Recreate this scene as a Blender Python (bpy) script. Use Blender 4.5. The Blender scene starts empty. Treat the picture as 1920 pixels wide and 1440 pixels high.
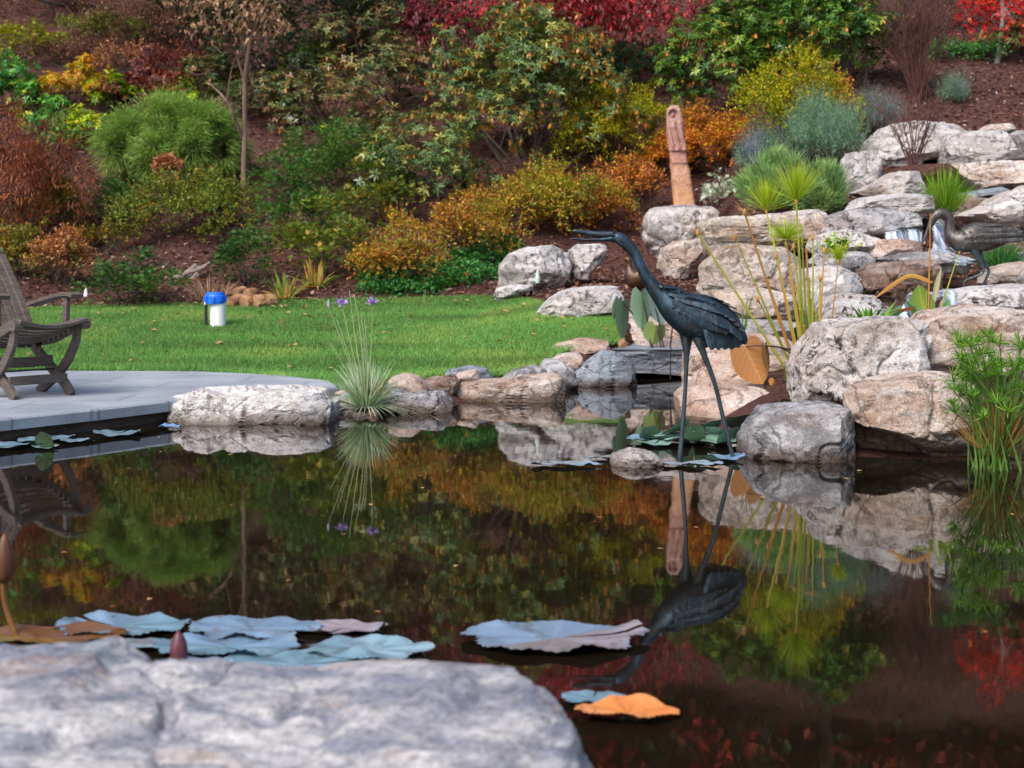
import bpy, math, random
import numpy as np
from math import radians as R

# ------------------------------------------------------------------ camera, sky, sun
SC = bpy.context.scene
COL = SC.collection
CAM_H, F, YH = 1.2, 2667.0, 494.0          # eye height (m), focal length and horizon row of the 1920 px photograph
cd = bpy.data.cameras.new("camera"); cam = bpy.data.objects.new("camera", cd); COL.objects.link(cam)
cam.location = (0, 0, CAM_H); cam.rotation_euler = (R(90), 0, 0)
cd.sensor_width = 36; cd.lens = 50; cd.shift_y = -(720 - YH) / 1920
cd.clip_start = 0.05; cd.clip_end = 500
cd.dof.use_dof = True; cd.dof.focus_distance = 9.0; cd.dof.aperture_fstop = 3.6
SC.camera = cam
W = bpy.data.worlds.new("World"); SC.world = W; W.use_nodes = True
SUN_EL, SUN_AZ = R(48), R(215)              # azimuth clockwise from +Y
sk = W.node_tree.nodes.new("ShaderNodeTexSky"); sk.sky_type = 'NISHITA'; sk.sun_disc = False
sk.sun_elevation = SUN_EL; sk.sun_rotation = SUN_AZ; sk.air_density = 1.0; sk.dust_density = 2.5; sk.ozone_density = 1.0
bg = W.node_tree.nodes["Background"]; bg.inputs[1].default_value = 0.135
W.node_tree.links.new(sk.outputs[0], bg.inputs[0])
sl = bpy.data.lights.new("sun", 'SUN'); sun = bpy.data.objects.new("sun", sl); COL.objects.link(sun)
sl.energy = 2.1; sl.angle = R(30); sl.color = (1.0, 0.95, 0.9)
sun.rotation_euler = (R(90) - SUN_EL, 0, -SUN_AZ + math.pi)
sun.location = (0, 0, 30)
SC.view_settings.view_transform = 'Standard'; SC.view_settings.look = 'None'
SC.view_settings.exposure = 0.8; SC.view_settings.gamma = 1.0
SC.render.engine = 'CYCLES'
cy = SC.cycles
cy.max_bounces = 5; cy.diffuse_bounces = 2; cy.glossy_bounces = 3; cy.transmission_bounces = 3; cy.transparent_max_bounces = 6
cy.caustics_reflective = False; cy.caustics_refractive = False
cy.use_denoising = True

rng = np.random.default_rng(7)
random.seed(7)

# ------------------------------------------------------------------ numeric noise
def _h(ix, iy, iz, s):
    n = (ix * 374761393 + iy * 668265263 + iz * 2147483647 + s * 1274126177) & 0xffffffff
    n = ((n ^ (n >> 13)) * 1274126177) & 0xffffffff
    n = (n ^ (n >> 16)) & 0xffff
    return n / 65535.0
def vnoise(p, s=0):
    i = np.floor(p).astype(np.int64); f = p - i; u = f * f * f * (f * (f * 6 - 15) + 10)
    r = 0
    for a in (0, 1):
        for b in (0, 1):
            for c in (0, 1):
                w = (u[:, 0] if a else 1 - u[:, 0]) * (u[:, 1] if b else 1 - u[:, 1]) * (u[:, 2] if c else 1 - u[:, 2])
                r = r + w * _h(i[:, 0] + a, i[:, 1] + b, i[:, 2] + c, s)
    return r
def fbm(p, o=4, s=0, g=0.5):
    r = 0; a = 1; t = 0
    for k in range(o):
        r = r + a * (vnoise(p * (2.03 ** k), s + k * 17) - 0.5); t += a; a *= g
    return r / t * 2
def smooth(a, b, x):
    t = np.clip((x - a) / (b - a), 0, 1); return t * t * (3 - 2 * t)
def unit(v):
    return v / np.maximum(np.linalg.norm(v, axis=1, keepdims=True), 1e-9)

# ------------------------------------------------------------------ object helpers
ORG = {}
def mesh(name, V, Fc, mat, col=None, smooth_=False):
    V = np.asarray(V, dtype=np.float32).reshape(-1, 3)
    me = bpy.data.meshes.new(name)
    if isinstance(Fc, np.ndarray):
        n, k = Fc.shape
        me.vertices.add(len(V)); me.vertices.foreach_set("co", V.ravel())
        me.loops.add(n * k); me.loops.foreach_set("vertex_index", Fc.astype(np.int32).ravel())
        me.polygons.add(n); me.polygons.foreach_set("loop_start", np.arange(0, n * k, k, dtype=np.int32))
        me.update(calc_edges=True)
    else:
        me.from_pydata(V.tolist(), [], [list(map(int, f)) for f in Fc])
    if smooth_:
        me.polygons.foreach_set("use_smooth", np.ones(len(me.polygons), dtype=bool))
    if col is not None:
        a = me.attributes.new("col", 'FLOAT_COLOR', 'POINT')
        c = np.ones((len(V), 4), dtype=np.float32); c[:, :3] = col
        a.data.foreach_set("color", c.ravel())
    if mat: me.materials.append(mat)
    me.validate()
    return me
def tag(o, label=None, cat=None, group=None, kind=None):
    if label: o["label"] = label
    if cat: o["category"] = cat
    if group: o["group"] = group
    if kind: o["kind"] = kind
    return o
def thing(name, label, cat, loc, group=None):
    o = bpy.data.objects.new(name, None); COL.objects.link(o); o.location = loc
    o.empty_display_size = 0.1; ORG[o.name] = np.array(loc, float)
    return tag(o, label, cat, group)
def obj(name, V, Fc, mat, parent=None, loc=None, col=None, smooth_=False):
    """vertices arrive in world coordinates; a child keeps them relative to its thing's base"""
    V = np.asarray(V, float).reshape(-1, 3)
    if parent is not None: base = ORG[parent.name]
    elif loc is not None: base = np.array(loc, float)
    else: base = np.zeros(3)
    o = bpy.data.objects.new(name, mesh(name, V - base, Fc, mat, col, smooth_)); COL.objects.link(o)
    if parent is not None: o.parent = parent
    else: o.location = base
    ORG[o.name] = base
    return o

def world(px, py, d):
    px, py, d = np.broadcast_arrays(np.asarray(px, float), np.asarray(py, float), np.asarray(d, float))
    return np.stack([(px - 960) * d / F, d, CAM_H - (py - YH) * d / F], -1)
def onwater(px, py, z=0.0):
    d = (CAM_H - z) * F / (np.asarray(py, float) - YH); return world(px, py, d)

class Geo:
    """collects quads and triangles for one mesh"""
    def __init__(s): s.V = []; s.F = []; s.n = 0; s.C = []
    def add(s, V, Fc, c=None):
        V = np.asarray(V, float).reshape(-1, 3)
        s.V.append(V); s.F += [tuple(int(i) + s.n for i in f) for f in Fc]; s.n += len(V)
        if c is not None: s.C.append(np.broadcast_to(np.asarray(c, float), (len(V), 3)))
        return s
    def build(s, name, mat, parent=None, loc=None, smooth_=False):
        return obj(name, np.concatenate(s.V), s.F, mat, parent, loc, np.concatenate(s.C) if s.C else None, smooth_)
def tube(pts, rad, k=6, cap=True, ry=None):
    pts = np.asarray(pts, float); n = len(pts); rad = np.broadcast_to(np.asarray(rad, float), (n,))
    ry = rad if ry is None else np.broadcast_to(np.asarray(ry, float), (n,))
    t = np.gradient(pts, axis=0); t = unit(t)
    ref = np.array([0, 1.0, 0]) if abs(t[:, 1]).mean() < 0.8 else np.array([1.0, 0, 0])
    a = unit(np.cross(t, ref)); b = np.cross(t, a)
    an = np.linspace(0, 2 * np.pi, k, endpoint=False)
    V = (pts[:, None] + a[:, None] * (np.cos(an)[None, :, None] * rad[:, None, None]) + b[:, None] * (np.sin(an)[None, :, None] * ry[:, None, None])).reshape(-1, 3)
    Fc = []
    for i in range(n - 1):
        for j in range(k):
            Fc.append((i * k + j, i * k + (j + 1) % k, (i + 1) * k + (j + 1) % k, (i + 1) * k + j))
    if cap:
        Fc.append(tuple(range(k))[::-1]); Fc.append(tuple((n - 1) * k + j for j in range(k)))
    return V, Fc
def bez(a, b, c, n=8):
    t = np.linspace(0, 1, n)[:, None]; a, b, c = map(lambda q: np.asarray(q, float), (a, b, c))
    return (1 - t) ** 2 * a + 2 * t * (1 - t) * b + t * t * c
def spline(P, n=24):
    P = np.asarray(P, float); t = np.linspace(0, len(P) - 1, n); out = []
    Q = np.vstack([2 * P[0] - P[1], P, 2 * P[-1] - P[-2]])
    for x in t:
        i = min(int(x), len(P) - 2); f = x - i; p0, p1, p2, p3 = Q[i:i + 4]
        out.append(0.5 * ((2 * p1) + (-p0 + p2) * f + (2 * p0 - 5 * p1 + 4 * p2 - p3) * f ** 2 + (-p0 + 3 * p1 - 3 * p2 + p3) * f ** 3))
    return np.array(out)
def box(c, s, rot=None):
    c = np.asarray(c, float); s = np.asarray(s, float) / 2
    V = np.array([[x, y, z] for x in (-1, 1) for y in (-1, 1) for z in (-1, 1)], float) * s
    if rot is not None: V = V @ np.asarray(rot).T
    return V + c, [(0, 1, 3, 2), (4, 6, 7, 5), (0, 4, 5, 1), (2, 3, 7, 6), (0, 2, 6, 4), (1, 5, 7, 3)]

# ------------------------------------------------------------------ materials
class G:
    def __init__(s, name):
        s.m = bpy.data.materials.new(name); s.m.use_nodes = True; s.nt = s.m.node_tree; s.nt.nodes.clear()
        s.out = s.nt.nodes.new("ShaderNodeOutputMaterial")
    def __call__(s, t, ins=None, **kw):
        n = s.nt.nodes.new("ShaderNode" + t)
        for k, v in kw.items(): setattr(n, k, v)
        for k, v in (ins or {}).items():
            sock = n.inputs[k]
            if isinstance(v, bpy.types.NodeSocket): s.nt.links.new(v, sock)
            elif isinstance(v, bpy.types.Node): s.nt.links.new(v.outputs[0], sock)
            else:
                if isinstance(v, (tuple, list)) and len(v) == 3 and sock.type == 'RGBA': v = (*v, 1)
                sock.default_value = v
        return n
    def noise(s, vec, scale, detail=5, rough=0.55, dist=0.0):
        return s("TexNoise", {"Vector": vec, "Scale": scale, "Detail": detail, "Roughness": rough, "Distortion": dist}).outputs[0]
    def ramp(s, fac, stops, interp='LINEAR'):
        n = s("ValToRGB", {0: fac}); r = n.color_ramp; r.interpolation = interp
        while len(r.elements) < len(stops): r.elements.new(0.5)
        for e, (p, c) in zip(r.elements, stops):
            e.position = p; e.color = (*c, 1) if isinstance(c, (tuple, list)) else (c, c, c, 1)
        return n.outputs[0]
    def mix(s, f, a, b, mode='MIX'):
        return s("MixRGB", {0: f, 1: a, 2: b}, blend_type=mode).outputs[0]
    def math(s, op, a, b=0.0):
        return s("Math", {0: a, 1: b}, operation=op).outputs[0]
    def bump(s, h, strength=0.4, dist=0.02, nrm=None):
        ins = {"Height": h, "Strength": strength, "Distance": dist}
        if nrm is not None: ins["Normal"] = nrm
        return s("Bump", ins).outputs[0]
    def coord(s, stretch=(1, 1, 1), rnd=True):
        tc = s("TexCoord").outputs["Object"]
        if rnd:
            oi = s("ObjectInfo").outputs["Random"]
            sh = s.math('MULTIPLY', oi, 137.0)
            tc = s("VectorMath", {0: tc, 1: sh}, operation='ADD').outputs[0]
        return s("VectorMath", {0: tc, 1: stretch}, operation='MULTIPLY').outputs[0]
    def pbr(s, col, rough=0.6, nrm=None, **kw):
        ins = {"Base Color": col, "Roughness": rough}
        if nrm is not None: ins["Normal"] = nrm
        ins.update(kw)
        b = s("BsdfPrincipled", ins); s.nt.links.new(b.outputs[0], s.out.inputs[0]); return b

def leaf_mat(name, rough=0.5, spec=0.35, trans=0.28):
    g = G(name); a = g("Attribute", attribute_name="col").outputs["Color"]
    b = g("BsdfPrincipled", {"Base Color": a, "Roughness": rough, "Specular IOR Level": spec})
    t = g("BsdfTranslucent", {"Color": a})
    mx = g("MixShader", {0: trans, 1: b, 2: t}); g.nt.links.new(mx.outputs[0], g.out.inputs[0]); return g.m
M = {}
M['leaf'] = leaf_mat("leaf_matte"); M['gloss'] = leaf_mat("leaf_glossy", 0.36, 0.5, 0.2); M['blade'] = leaf_mat("grass_blade", 0.55, 0.3, 0.35)
M['litter'] = leaf_mat("dry_leaf", 0.75, 0.2, 0.15)

def rock_mat(name, c1, c2, c3, dark=0.35, rust=0.2, lich=0.3, strata=2.5, stain=True, rough=0.8):
    g = G(name); P = g.coord(); S = g.coord((0.7, 0.7, strata))
    n1 = g.noise(S, 1.7, 7, 0.6, 0.4); n2 = g.noise(P, 5, 9, 0.68)
    col = g.ramp(n1, [(0.34, c1), (0.5, c2), (0.66, c3)])
    # mineral rust bands
    n3 = g.noise(S, 2.6, 8, 0.66, 0.8)
    col = g.mix(g.math('MULTIPLY', g.ramp(n3, [(0.54, 0.0), (0.68, 1.0)]), rust), col, (0.25, 0.11, 0.05))
    # pale crust and dark crustose patches
    n4 = g.noise(P, 8.5, 12, 0.75)
    col = g.mix(g.math('MULTIPLY', g.ramp(n4, [(0.52, 0.0), (0.6, 1.0)]), lich), col, (0.62, 0.6, 0.6))
    big = g.noise(P, 1.3, 3)
    mask = g.math('MULTIPLY', g.ramp(g.noise(P, 13, 12, 0.78, 0.3), [(0.53, 0.0), (0.565, 1.0)]), g.ramp(big, [(0.40, 0.2), (0.56, 1.0)]))
    col = g.mix(g.math('MULTIPLY', mask, dark), col, (0.035, 0.03, 0.03))
    # grain
    sp = g.noise(P, 70, 3, 0.7)
    col = g.mix(1.0, col, g.ramp(sp, [(0.3, 0.62), (0.7, 1.2)]), 'MULTIPLY')
    crack = g("TexVoronoi", {"Vector": g("VectorMath", {0: P, 1: g.mix(1.0, n2, (0.25, 0.25, 0.25), 'MULTIPLY')}, operation='ADD').outputs[0], "Scale": 2.1}, feature='DISTANCE_TO_EDGE').outputs[0]
    ck = g.ramp(crack, [(0.0, 0.0), (0.02, 1.0)])
    col = g.mix(g.math('MULTIPLY', g.math('SUBTRACT', 1.0, ck), g.ramp(big, [(0.52, 0.0), (0.66, 0.35)])), col, (0.06, 0.045, 0.035))
    if stain:
        z = g("SeparateXYZ", {0: g("NewGeometry").outputs["Position"]}).outputs[2]
        zz = g.math('ADD', z, g.math('MULTIPLY', g.math('SUBTRACT', n2, 0.5), -0.12))
        st = g.ramp(zz, [(0.015, 1.0), (0.1, 0.0)])
        col = g.mix(g.math('MULTIPLY', st, 0.8), col, (0.085, 0.05, 0.03))
    hgt = g.math('ADD', g.math('MULTIPLY', n2, 1.0), g.math('ADD', g.math('MULTIPLY', sp, 0.18), g.math('MULTIPLY', ck, 0.25)))
    hgt = g.math('ADD', hgt, g.math('MULTIPLY', n1, 0.8))
    g.pbr(col, rough, g.bump(hgt, 0.9, 0.05), **{"Specular IOR Level": 0.25}); return g.m
M['rk_white'] = rock_mat("pale_limestone", (0.30, 0.265, 0.255), (0.54, 0.50, 0.48), (0.68, 0.64, 0.62), 0.9, 0.35, 0.5)
M['rk_cream'] = rock_mat("cream_ledge_stone", (0.42, 0.38, 0.35), (0.62, 0.58, 0.55), (0.74, 0.70, 0.67), 0.6, 0.35, 0.3, 2.2)
M['rk_tan'] = rock_mat("tan_limestone", (0.30, 0.20, 0.14), (0.52, 0.41, 0.34), (0.64, 0.58, 0.54), 0.55, 0.6, 0.4)
M['rk_grey'] = rock_mat("grey_granite", (0.15, 0.14, 0.145), (0.34, 0.32, 0.32), (0.56, 0.54, 0.54), 0.9, 0.3, 0.5, 1.3)
M['rk_lich'] = rock_mat("speckled_lichen_stone", (0.30, 0.24, 0.20), (0.54, 0.48, 0.45), (0.66, 0.62, 0.59), 1.0, 0.45, 0.45, 1.4)
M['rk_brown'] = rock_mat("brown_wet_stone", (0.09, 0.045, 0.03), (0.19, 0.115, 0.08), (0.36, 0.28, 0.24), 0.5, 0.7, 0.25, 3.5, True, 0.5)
M['rk_pink'] = rock_mat("pinkish_sandstone", (0.34, 0.21, 0.15), (0.52, 0.38, 0.31), (0.62, 0.53, 0.48), 0.35, 0.6, 0.35, 2)
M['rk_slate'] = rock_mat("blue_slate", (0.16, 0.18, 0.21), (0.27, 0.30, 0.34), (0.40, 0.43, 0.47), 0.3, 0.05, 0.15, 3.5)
def m_near():
    g = G("weathered_ledge_stone"); S = g.coord((.8, 1.2, 7), False); P = g.coord((1, 1, 1), False); T = g.coord((1.0, 3.5, 6), False)
    n1 = g.noise(S, 2.2, 9, 0.65, .5); n2 = g.noise(P, 7, 10, 0.7); n3 = g.noise(T, 3.2, 8, 0.68, .6)
    col = g.ramp(n1, [(0.36, (0.15, 0.17, 0.22)), (0.44, (0.36, 0.35, 0.38)), (0.52, (0.56, 0.53, 0.52)), (0.64, (0.72, 0.69, 0.67))])
    col = g.mix(g.math('MULTIPLY', g.ramp(n3, [(0.5, 0.0), (0.58, 1.0)]), .7), col, (0.19, 0.21, 0.28))
    col = g.mix(g.math('MULTIPLY', g.ramp(g.noise(T, 2.1, 8, 0.7, .4), [(0.55, 0.0), (0.63, 1.0)]), .5), col, (0.28, 0.16, 0.10))
    col = g.mix(g.math('MULTIPLY', g.ramp(g.noise(P, 1.1, 5, 0.6), [(0.54, 0.0), (0.64, 1.0)]), .5), col, (0.16, 0.28, 0.28))
    sp = g.noise(P, 55, 6, 0.75); col = g.mix(1.0, col, g.ramp(sp, [(0.32, 0.5), (0.66, 1.15)]), 'MULTIPLY'); pit = g.ramp(g.noise(T, 16, 9, 0.75), [(0.57, 0.0), (0.62, 1.0)]); col = g.mix(g.math('MULTIPLY', pit, .7), col, (0.06, 0.055, 0.06))
    h = g.math('ADD', g.math('ADD', n2, g.math('MULTIPLY', sp, .12)), g.math('ADD', g.math('MULTIPLY', n3, .8), n1))
    g.pbr(col, .8, g.bump(h, .9, .03), **{"Specular IOR Level": .25}); return g.m
M['rk_near'] = m_near()

def m_ground():
    g = G("shredded_bark_mulch"); P = g("TexCoord").outputs["Object"]
    n = g.noise(P, 0.6, 4); f = g.noise(P, 26, 8, 0.75); v = g("TexVoronoi", {"Vector": P, "Scale": 34.0}).outputs[1]
    col = g.ramp(n, [(0.35, (0.055, 0.026, 0.024)), (0.55, (0.10, 0.040, 0.032)), (0.7, (0.07, 0.042, 0.038))])
    col = g.mix(0.6, col, g.ramp(f, [(0.3, (0.02, 0.012, 0.012)), (0.55, (0.12, 0.05, 0.04)), (0.75, (0.24, 0.12, 0.10))]))
    col = g.mix(g.math('MULTIPLY', g.ramp(g("SeparateColor", {0: v}).outputs[0], [(0.8, 0.0), (0.9, 1.0)]), 0.4), col, (0.22, 0.13, 0.10))
    g.pbr(col, 0.9, g.bump(f, 0.9, 0.05), **{"Specular IOR Level": 0.15}); return g.m
M['ground'] = m_ground()
def m_lawn():
    g = G("lawn_turf"); P = g("TexCoord").outputs["Object"]
    n = g.noise(P, 1.1, 5); f = g.noise(P, 40, 6, 0.7)
    col = g.ramp(n, [(0.3, (0.03, 0.07, 0.015)), (0.7, (0.05, 0.11, 0.02))])
    col = g.mix(0.5, col, g.ramp(f, [(0.3, (0.012, 0.03, 0.008)), (0.7, (0.06, 0.13, 0.025))]))
    g.pbr(col, 0.9, g.bump(f, 0.8, 0.03), **{"Specular IOR Level": 0.1}); return g.m
M['lawn'] = m_lawn()
def m_water():
    g = G("still_pond_water"); P = g("TexCoord").outputs["Object"]
    a = g("VectorMath", {0: P, 1: (1.0, 0.55, 1)}, operation='MULTIPLY').outputs[0]
    h = g.math('ADD', g.noise(a, 7, 2, 0.4), g.math('MULTIPLY', g.noise(a, 34, 1, 0.4), 0.10))
    b = g.bump(h, 0.036, 0.012)
    col = g.ramp(g.noise(P, 0.8, 4), [(0.3, (0.006, 0.005, 0.003)), (0.7, (0.011, 0.007, 0.004))])
    g.pbr(col, 0.025, b, IOR=1.75); return g.m
M['water'] = m_water()
def m_simple(name, c1, c2, scale=6, rough=0.7, bump=0.3, stretch=(1, 1, 1), metal=0.0, spec=0.4, dist=0.01, det=7):
    g = G(name); P = g.coord(stretch); n = g.noise(P, scale, det, 0.65)
    g.pbr(g.ramp(n, [(0.32, c1), (0.68, c2)]), rough, g.bump(n, bump, dist), Metallic=metal, **{"Specular IOR Level": spec}); return g.m
def m_blue():
    g = G("flamed_bluestone"); P = g.coord((1, 1, 1), False)
    n = g.noise(P, 1.4, 6, 0.6); f = g.noise(P, 60, 4, 0.7)
    col = g.ramp(n, [(0.3, (0.23, 0.25, 0.285)), (0.5, (0.33, 0.355, 0.39)), (0.7, (0.43, 0.45, 0.48))])
    col = g.mix(1.0, col, g.ramp(f, [(0.3, 0.82), (0.7, 1.1)]), 'MULTIPLY')
    br = g("TexBrick", {"Vector": P, "Scale": 0.42, "Mortar Size": 0.004, "Color1": (1, 1, 1), "Color2": (0.90, 0.91, 0.94), "Mortar": (0.6, 0.6, 0.6)})
    col = g.mix(1.0, col, br.outputs[0], 'MULTIPLY')
    g.pbr(col, 0.6, g.bump(f, 0.3, 0.01)); return g.m
M['blue'] = m_blue()
M['dkwall'] = m_simple("stacked_stone_riser", (0.05, 0.035, 0.03), (0.15, 0.11, 0.09), 5, 0.8, 0.8, (1, 1, 3), dist=0.03)
def m_teak():
    g = G("weathered_teak"); P = g.coord((1, 1, 1)); n = g.noise(g.coord((3, 3, 26)), 3, 6, 0.65, 0.4); k = g.noise(P, 3, 4)
    col = g.ramp(n, [(0.3, (0.035, 0.028, 0.025)), (0.55, (0.10, 0.082, 0.072)), (0.75, (0.17, 0.145, 0.13))])
    col = g.mix(g.math('MULTIPLY', k, 0.45), col, (0.11, 0.07, 0.045))
    g.pbr(col, 0.7, g.bump(n, 0.5, 0.008)); return g.m
M['teak'] = m_teak()
def m_patina(name, lo, mid, hi):
    g = G(name); P = g.coord(); n = g.noise(P, 7, 7, 0.65); f = g.noise(g.coord((1, 1, 4)), 40, 5, 0.6)
    col = g.ramp(n, [(0.3, lo), (0.52, mid), (0.72, hi)]); k = g.noise(g.coord((9, 9, 1.2)), 4, 6, 0.7)
    col = g.mix(g.math('MULTIPLY', g.ramp(k, [(0.54, 0.0), (0.64, 1.0)]), .6), col, tuple(min(1, v * 1.5) for v in hi))
    g.pbr(col, g.ramp(f, [(0.3, 0.32), (0.7, 0.55)]), g.bump(f, 0.35, 0.004), Metallic=0.55, **{"Specular IOR Level": 0.6}); return g.m
M['bronze'] = m_patina("dark_blue_bronze", (0.020, 0.017, 0.017), (0.018, 0.034, 0.048), (0.05, 0.10, 0.145))
M['verdigris'] = m_patina("grey_green_bronze", (0.05, 0.065, 0.07), (0.085, 0.12, 0.13), (0.15, 0.20, 0.22))
M['legbz'] = m_patina("leg_bronze", (0.028, 0.034, 0.038), (0.045, 0.06, 0.068), (0.085, 0.12, 0.14))
M['brownbz'] = m_patina("brown_bronze", (0.030, 0.024, 0.022), (0.085, 0.068, 0.062), (0.15, 0.17, 0.155))
M['rustbz'] = m_patina("rust_bronze", (0.04, 0.02, 0.01), (0.10, 0.05, 0.02), (0.07, 0.06, 0.06))
M['white'] = m_simple("white_pvc", (0.72, 0.72, 0.74), (0.8, 0.8, 0.82), 3, 0.45, 0.05)
M['bluepl'] = m_simple("blue_plastic", (0.004, 0.11, 0.62), (0.008, 0.16, 0.75), 4, 0.4, 0.1)
M['black'] = m_simple("black_rubber", (0.012, 0.013, 0.015), (0.025, 0.027, 0.03), 4, 0.5, 0.1)
M['bark'] = m_simple("pale_bark", (0.09, 0.05, 0.035), (0.22, 0.14, 0.10), 12, 0.85, 0.7, (1, 1, 0.25))
M['bark2'] = m_simple("dark_bark", (0.03, 0.02, 0.016), (0.09, 0.06, 0.05), 12, 0.85, 0.7, (1, 1, 0.25))
M['greybark'] = m_simple("grey_bark", (0.14, 0.13, 0.13), (0.28, 0.26, 0.26), 12, 0.85, 0.7, (1, 1, 0.25))
M['log'] = m_simple("split_log", (0.18, 0.08, 0.035), (0.42, 0.24, 0.12), 7, 0.85, 0.6, (1, 1, 1))
M['drift'] = m_simple("grey_driftwood", (0.14, 0.10, 0.09), (0.34, 0.27, 0.24), 9, 0.85, 0.6, (1, 1, 3))
M['redtwig'] = m_simple("red_brown_twig", (0.06, 0.025, 0.022), (0.13, 0.055, 0.045), 9, 0.8, 0.2)
def m_pad(name, c1, c2, vein):
    g = G(name); a = g("Attribute", attribute_name="col").outputs["Color"]; P = g.coord()
    n = g.noise(P, 9, 8, 0.68); col = g.mix(0.6, a, g.ramp(n, [(0.3, c1), (0.7, c2)]))
    sp_ = g.ramp(g.noise(P, 5, 9, 0.7, .5), [(0.56, 0.0), (0.66, 1.0)]); col = g.mix(g.math('MULTIPLY', sp_, .75), col, (0.07, 0.10, 0.05)); col = g.mix(g.math('MULTIPLY', g.ramp(g.noise(P, 24, 6, 0.7), [(0.58, 0.0), (0.66, 1.0)]), .6), col, (0.12, 0.06, 0.03))
    b = g.pbr(col, 0.42, g.bump(n, 0.4, 0.012), **{"Specular IOR Level": 0.5, "Coat Weight": 0.45, "Coat Roughness": 0.16}); return g.m
M['pad'] = m_pad("sky_sheen_lily_pad", (0.07, 0.14, 0.18), (0.19, 0.28, 0.39), 0)  # bluish sky reflection is painted into this base colour
M['padg'] = m_pad("green_lily_pad", (0.07, 0.15, 0.10), (0.16, 0.28, 0.22), 0)
M['pado'] = m_pad("orange_lily_pad", (0.50, 0.13, 0.015), (0.62, 0.26, 0.08), 0)
M['padb'] = m_pad("rotting_leaf", (0.07, 0.025, 0.008), (0.20, 0.09, 0.02), 0)
def m_fall():
    g = G("falling_water"); P = g.coord((1, 1, 1), False)
    st = g.noise(g("VectorMath", {0: P, 1: (22, 2.5, 0.8)}, operation='MULTIPLY').outputs[0], 1.0, 3, 0.5)
    f = g.ramp(st, [(0.42, 0.0), (0.66, 1.0)])
    w = g("BsdfPrincipled", {"Base Color": (0.60, 0.68, 0.74), "Roughness": 0.5})
    gl = g("BsdfGlossy", {"Color": (.8, .9, 1), "Roughness": .15}); tr = g("BsdfTransparent"); d = g("MixShader", {0: .22, 1: tr, 2: gl})
    mx = g("MixShader", {0: g.math('MULTIPLY', f, .85), 1: d, 2: w}); g.nt.links.new(mx.outputs[0], g.out.inputs[0]); return g.m
M['fall'] = m_fall()
def m_pillar():
    g = G("carved_red_sandstone"); P = g.coord((1, 1, 1), False)
    z = g("SeparateXYZ", {0: P}).outputs[2]; n = g.noise(P, 6, 8, 0.65)
    zz = g.math('ADD', z, g.math('MULTIPLY', g.math('SUBTRACT', n, 0.5), 0.35))
    col = g.ramp(g.math('DIVIDE', zz, 1.7), [(0.1, (0.62, 0.33, 0.17)), (0.38, (0.58, 0.31, 0.21)), (0.48, (0.50, 0.25, 0.20)), (0.95, (0.54, 0.33, 0.28))])
    col = g.mix(g.math('MULTIPLY', g.ramp(g.noise(P, 22, 8, 0.7), [(0.55, 0.0), (0.7, 1.0)]), 0.5), col, (0.55, 0.42, 0.36))
    col = g.mix(g.math('MULTIPLY', g.ramp(g.noise(P, 9, 9, 0.72), [(0.5, 0.0), (0.62, 1.0)]), 0.55), col, (0.24, 0.11, 0.07))
    g.pbr(col, 0.85, g.bump(g.noise(P, 14, 9, 0.72), 0.9, 0.05)); return g.m
M['pillar'] = m_pillar()

# ------------------------------------------------------------------ terrain
POND = np.array([(-9, 1.9), (-9, 6.2), (-5, 7.6), (-3.5, 9.6), (-2.7, 10.7), (-1.5, 11.4), (-.45, 11.75), (-.3, 12.5), (.48, 12.8), (.62, 13.9), (1.25, 14.55), (1.5, 15.6),
                 (2.2, 15.6), (1.9, 14.3), (1.55, 12.2), (1.32, 10.9), (1.5, 9.6), (1.6, 8.9), (2.3, 8.55), (3.2, 8.3), (6, 7.4), (9, 5), (9, 1.9), (2, 1.9), (0, 1.6)], float)
def pond_sd(x, y):
    x = np.asarray(x, float); y = np.asarray(y, float); d = np.full(x.shape, 1e9); ins = np.zeros(x.shape, bool); n = len(POND)
    for i in range(n):
        a, b = POND[i], POND[(i + 1) % n]; e = b - a
        t = np.clip(((x - a[0]) * e[0] + (y - a[1]) * e[1]) / (e @ e), 0, 1)
        d = np.minimum(d, np.hypot(x - a[0] - t * e[0], y - a[1] - t * e[1]))
        c = (a[1] > y) != (b[1] > y)
        ins ^= c & (x < (b[0] - a[0]) * (y - a[1]) / (b[1] - a[1] + 1e-12) + a[0])
    return np.where(ins, -d, d)
_L = np.array([(0, .1), (9, .05), (11.5, .1), (13.6, .14), (14.5, .25), (16, .45), (18, .65), (20, 1.25), (22, 1.95), (25, 3.3), (28, 5.0), (32, 7.6), (37, 11), (46, 17), (70, 28)])
_Mi = np.array([(0, .1), (11, .05), (13.6, .16), (14.5, .3), (15, .4), (16, .55), (18, .85), (20, 1.02), (21.2, 1.15), (22.3, 1.8), (23, 2.25), (25, 3.3), (28, 5.0), (32, 7.6), (37, 11), (46, 17), (70, 28)])
_R = np.array([(0, .1), (8.6, .0), (9.5, .05), (10.5, .2), (12, .5), (13.2, .65), (14.3, .88), (15.6, 1.15), (18, 1.85), (20, 2.5), (22, 3.4), (25, 4.7), (28, 6.2), (32, 8.2), (37, 11.2), (46, 17), (70, 28)])
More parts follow.
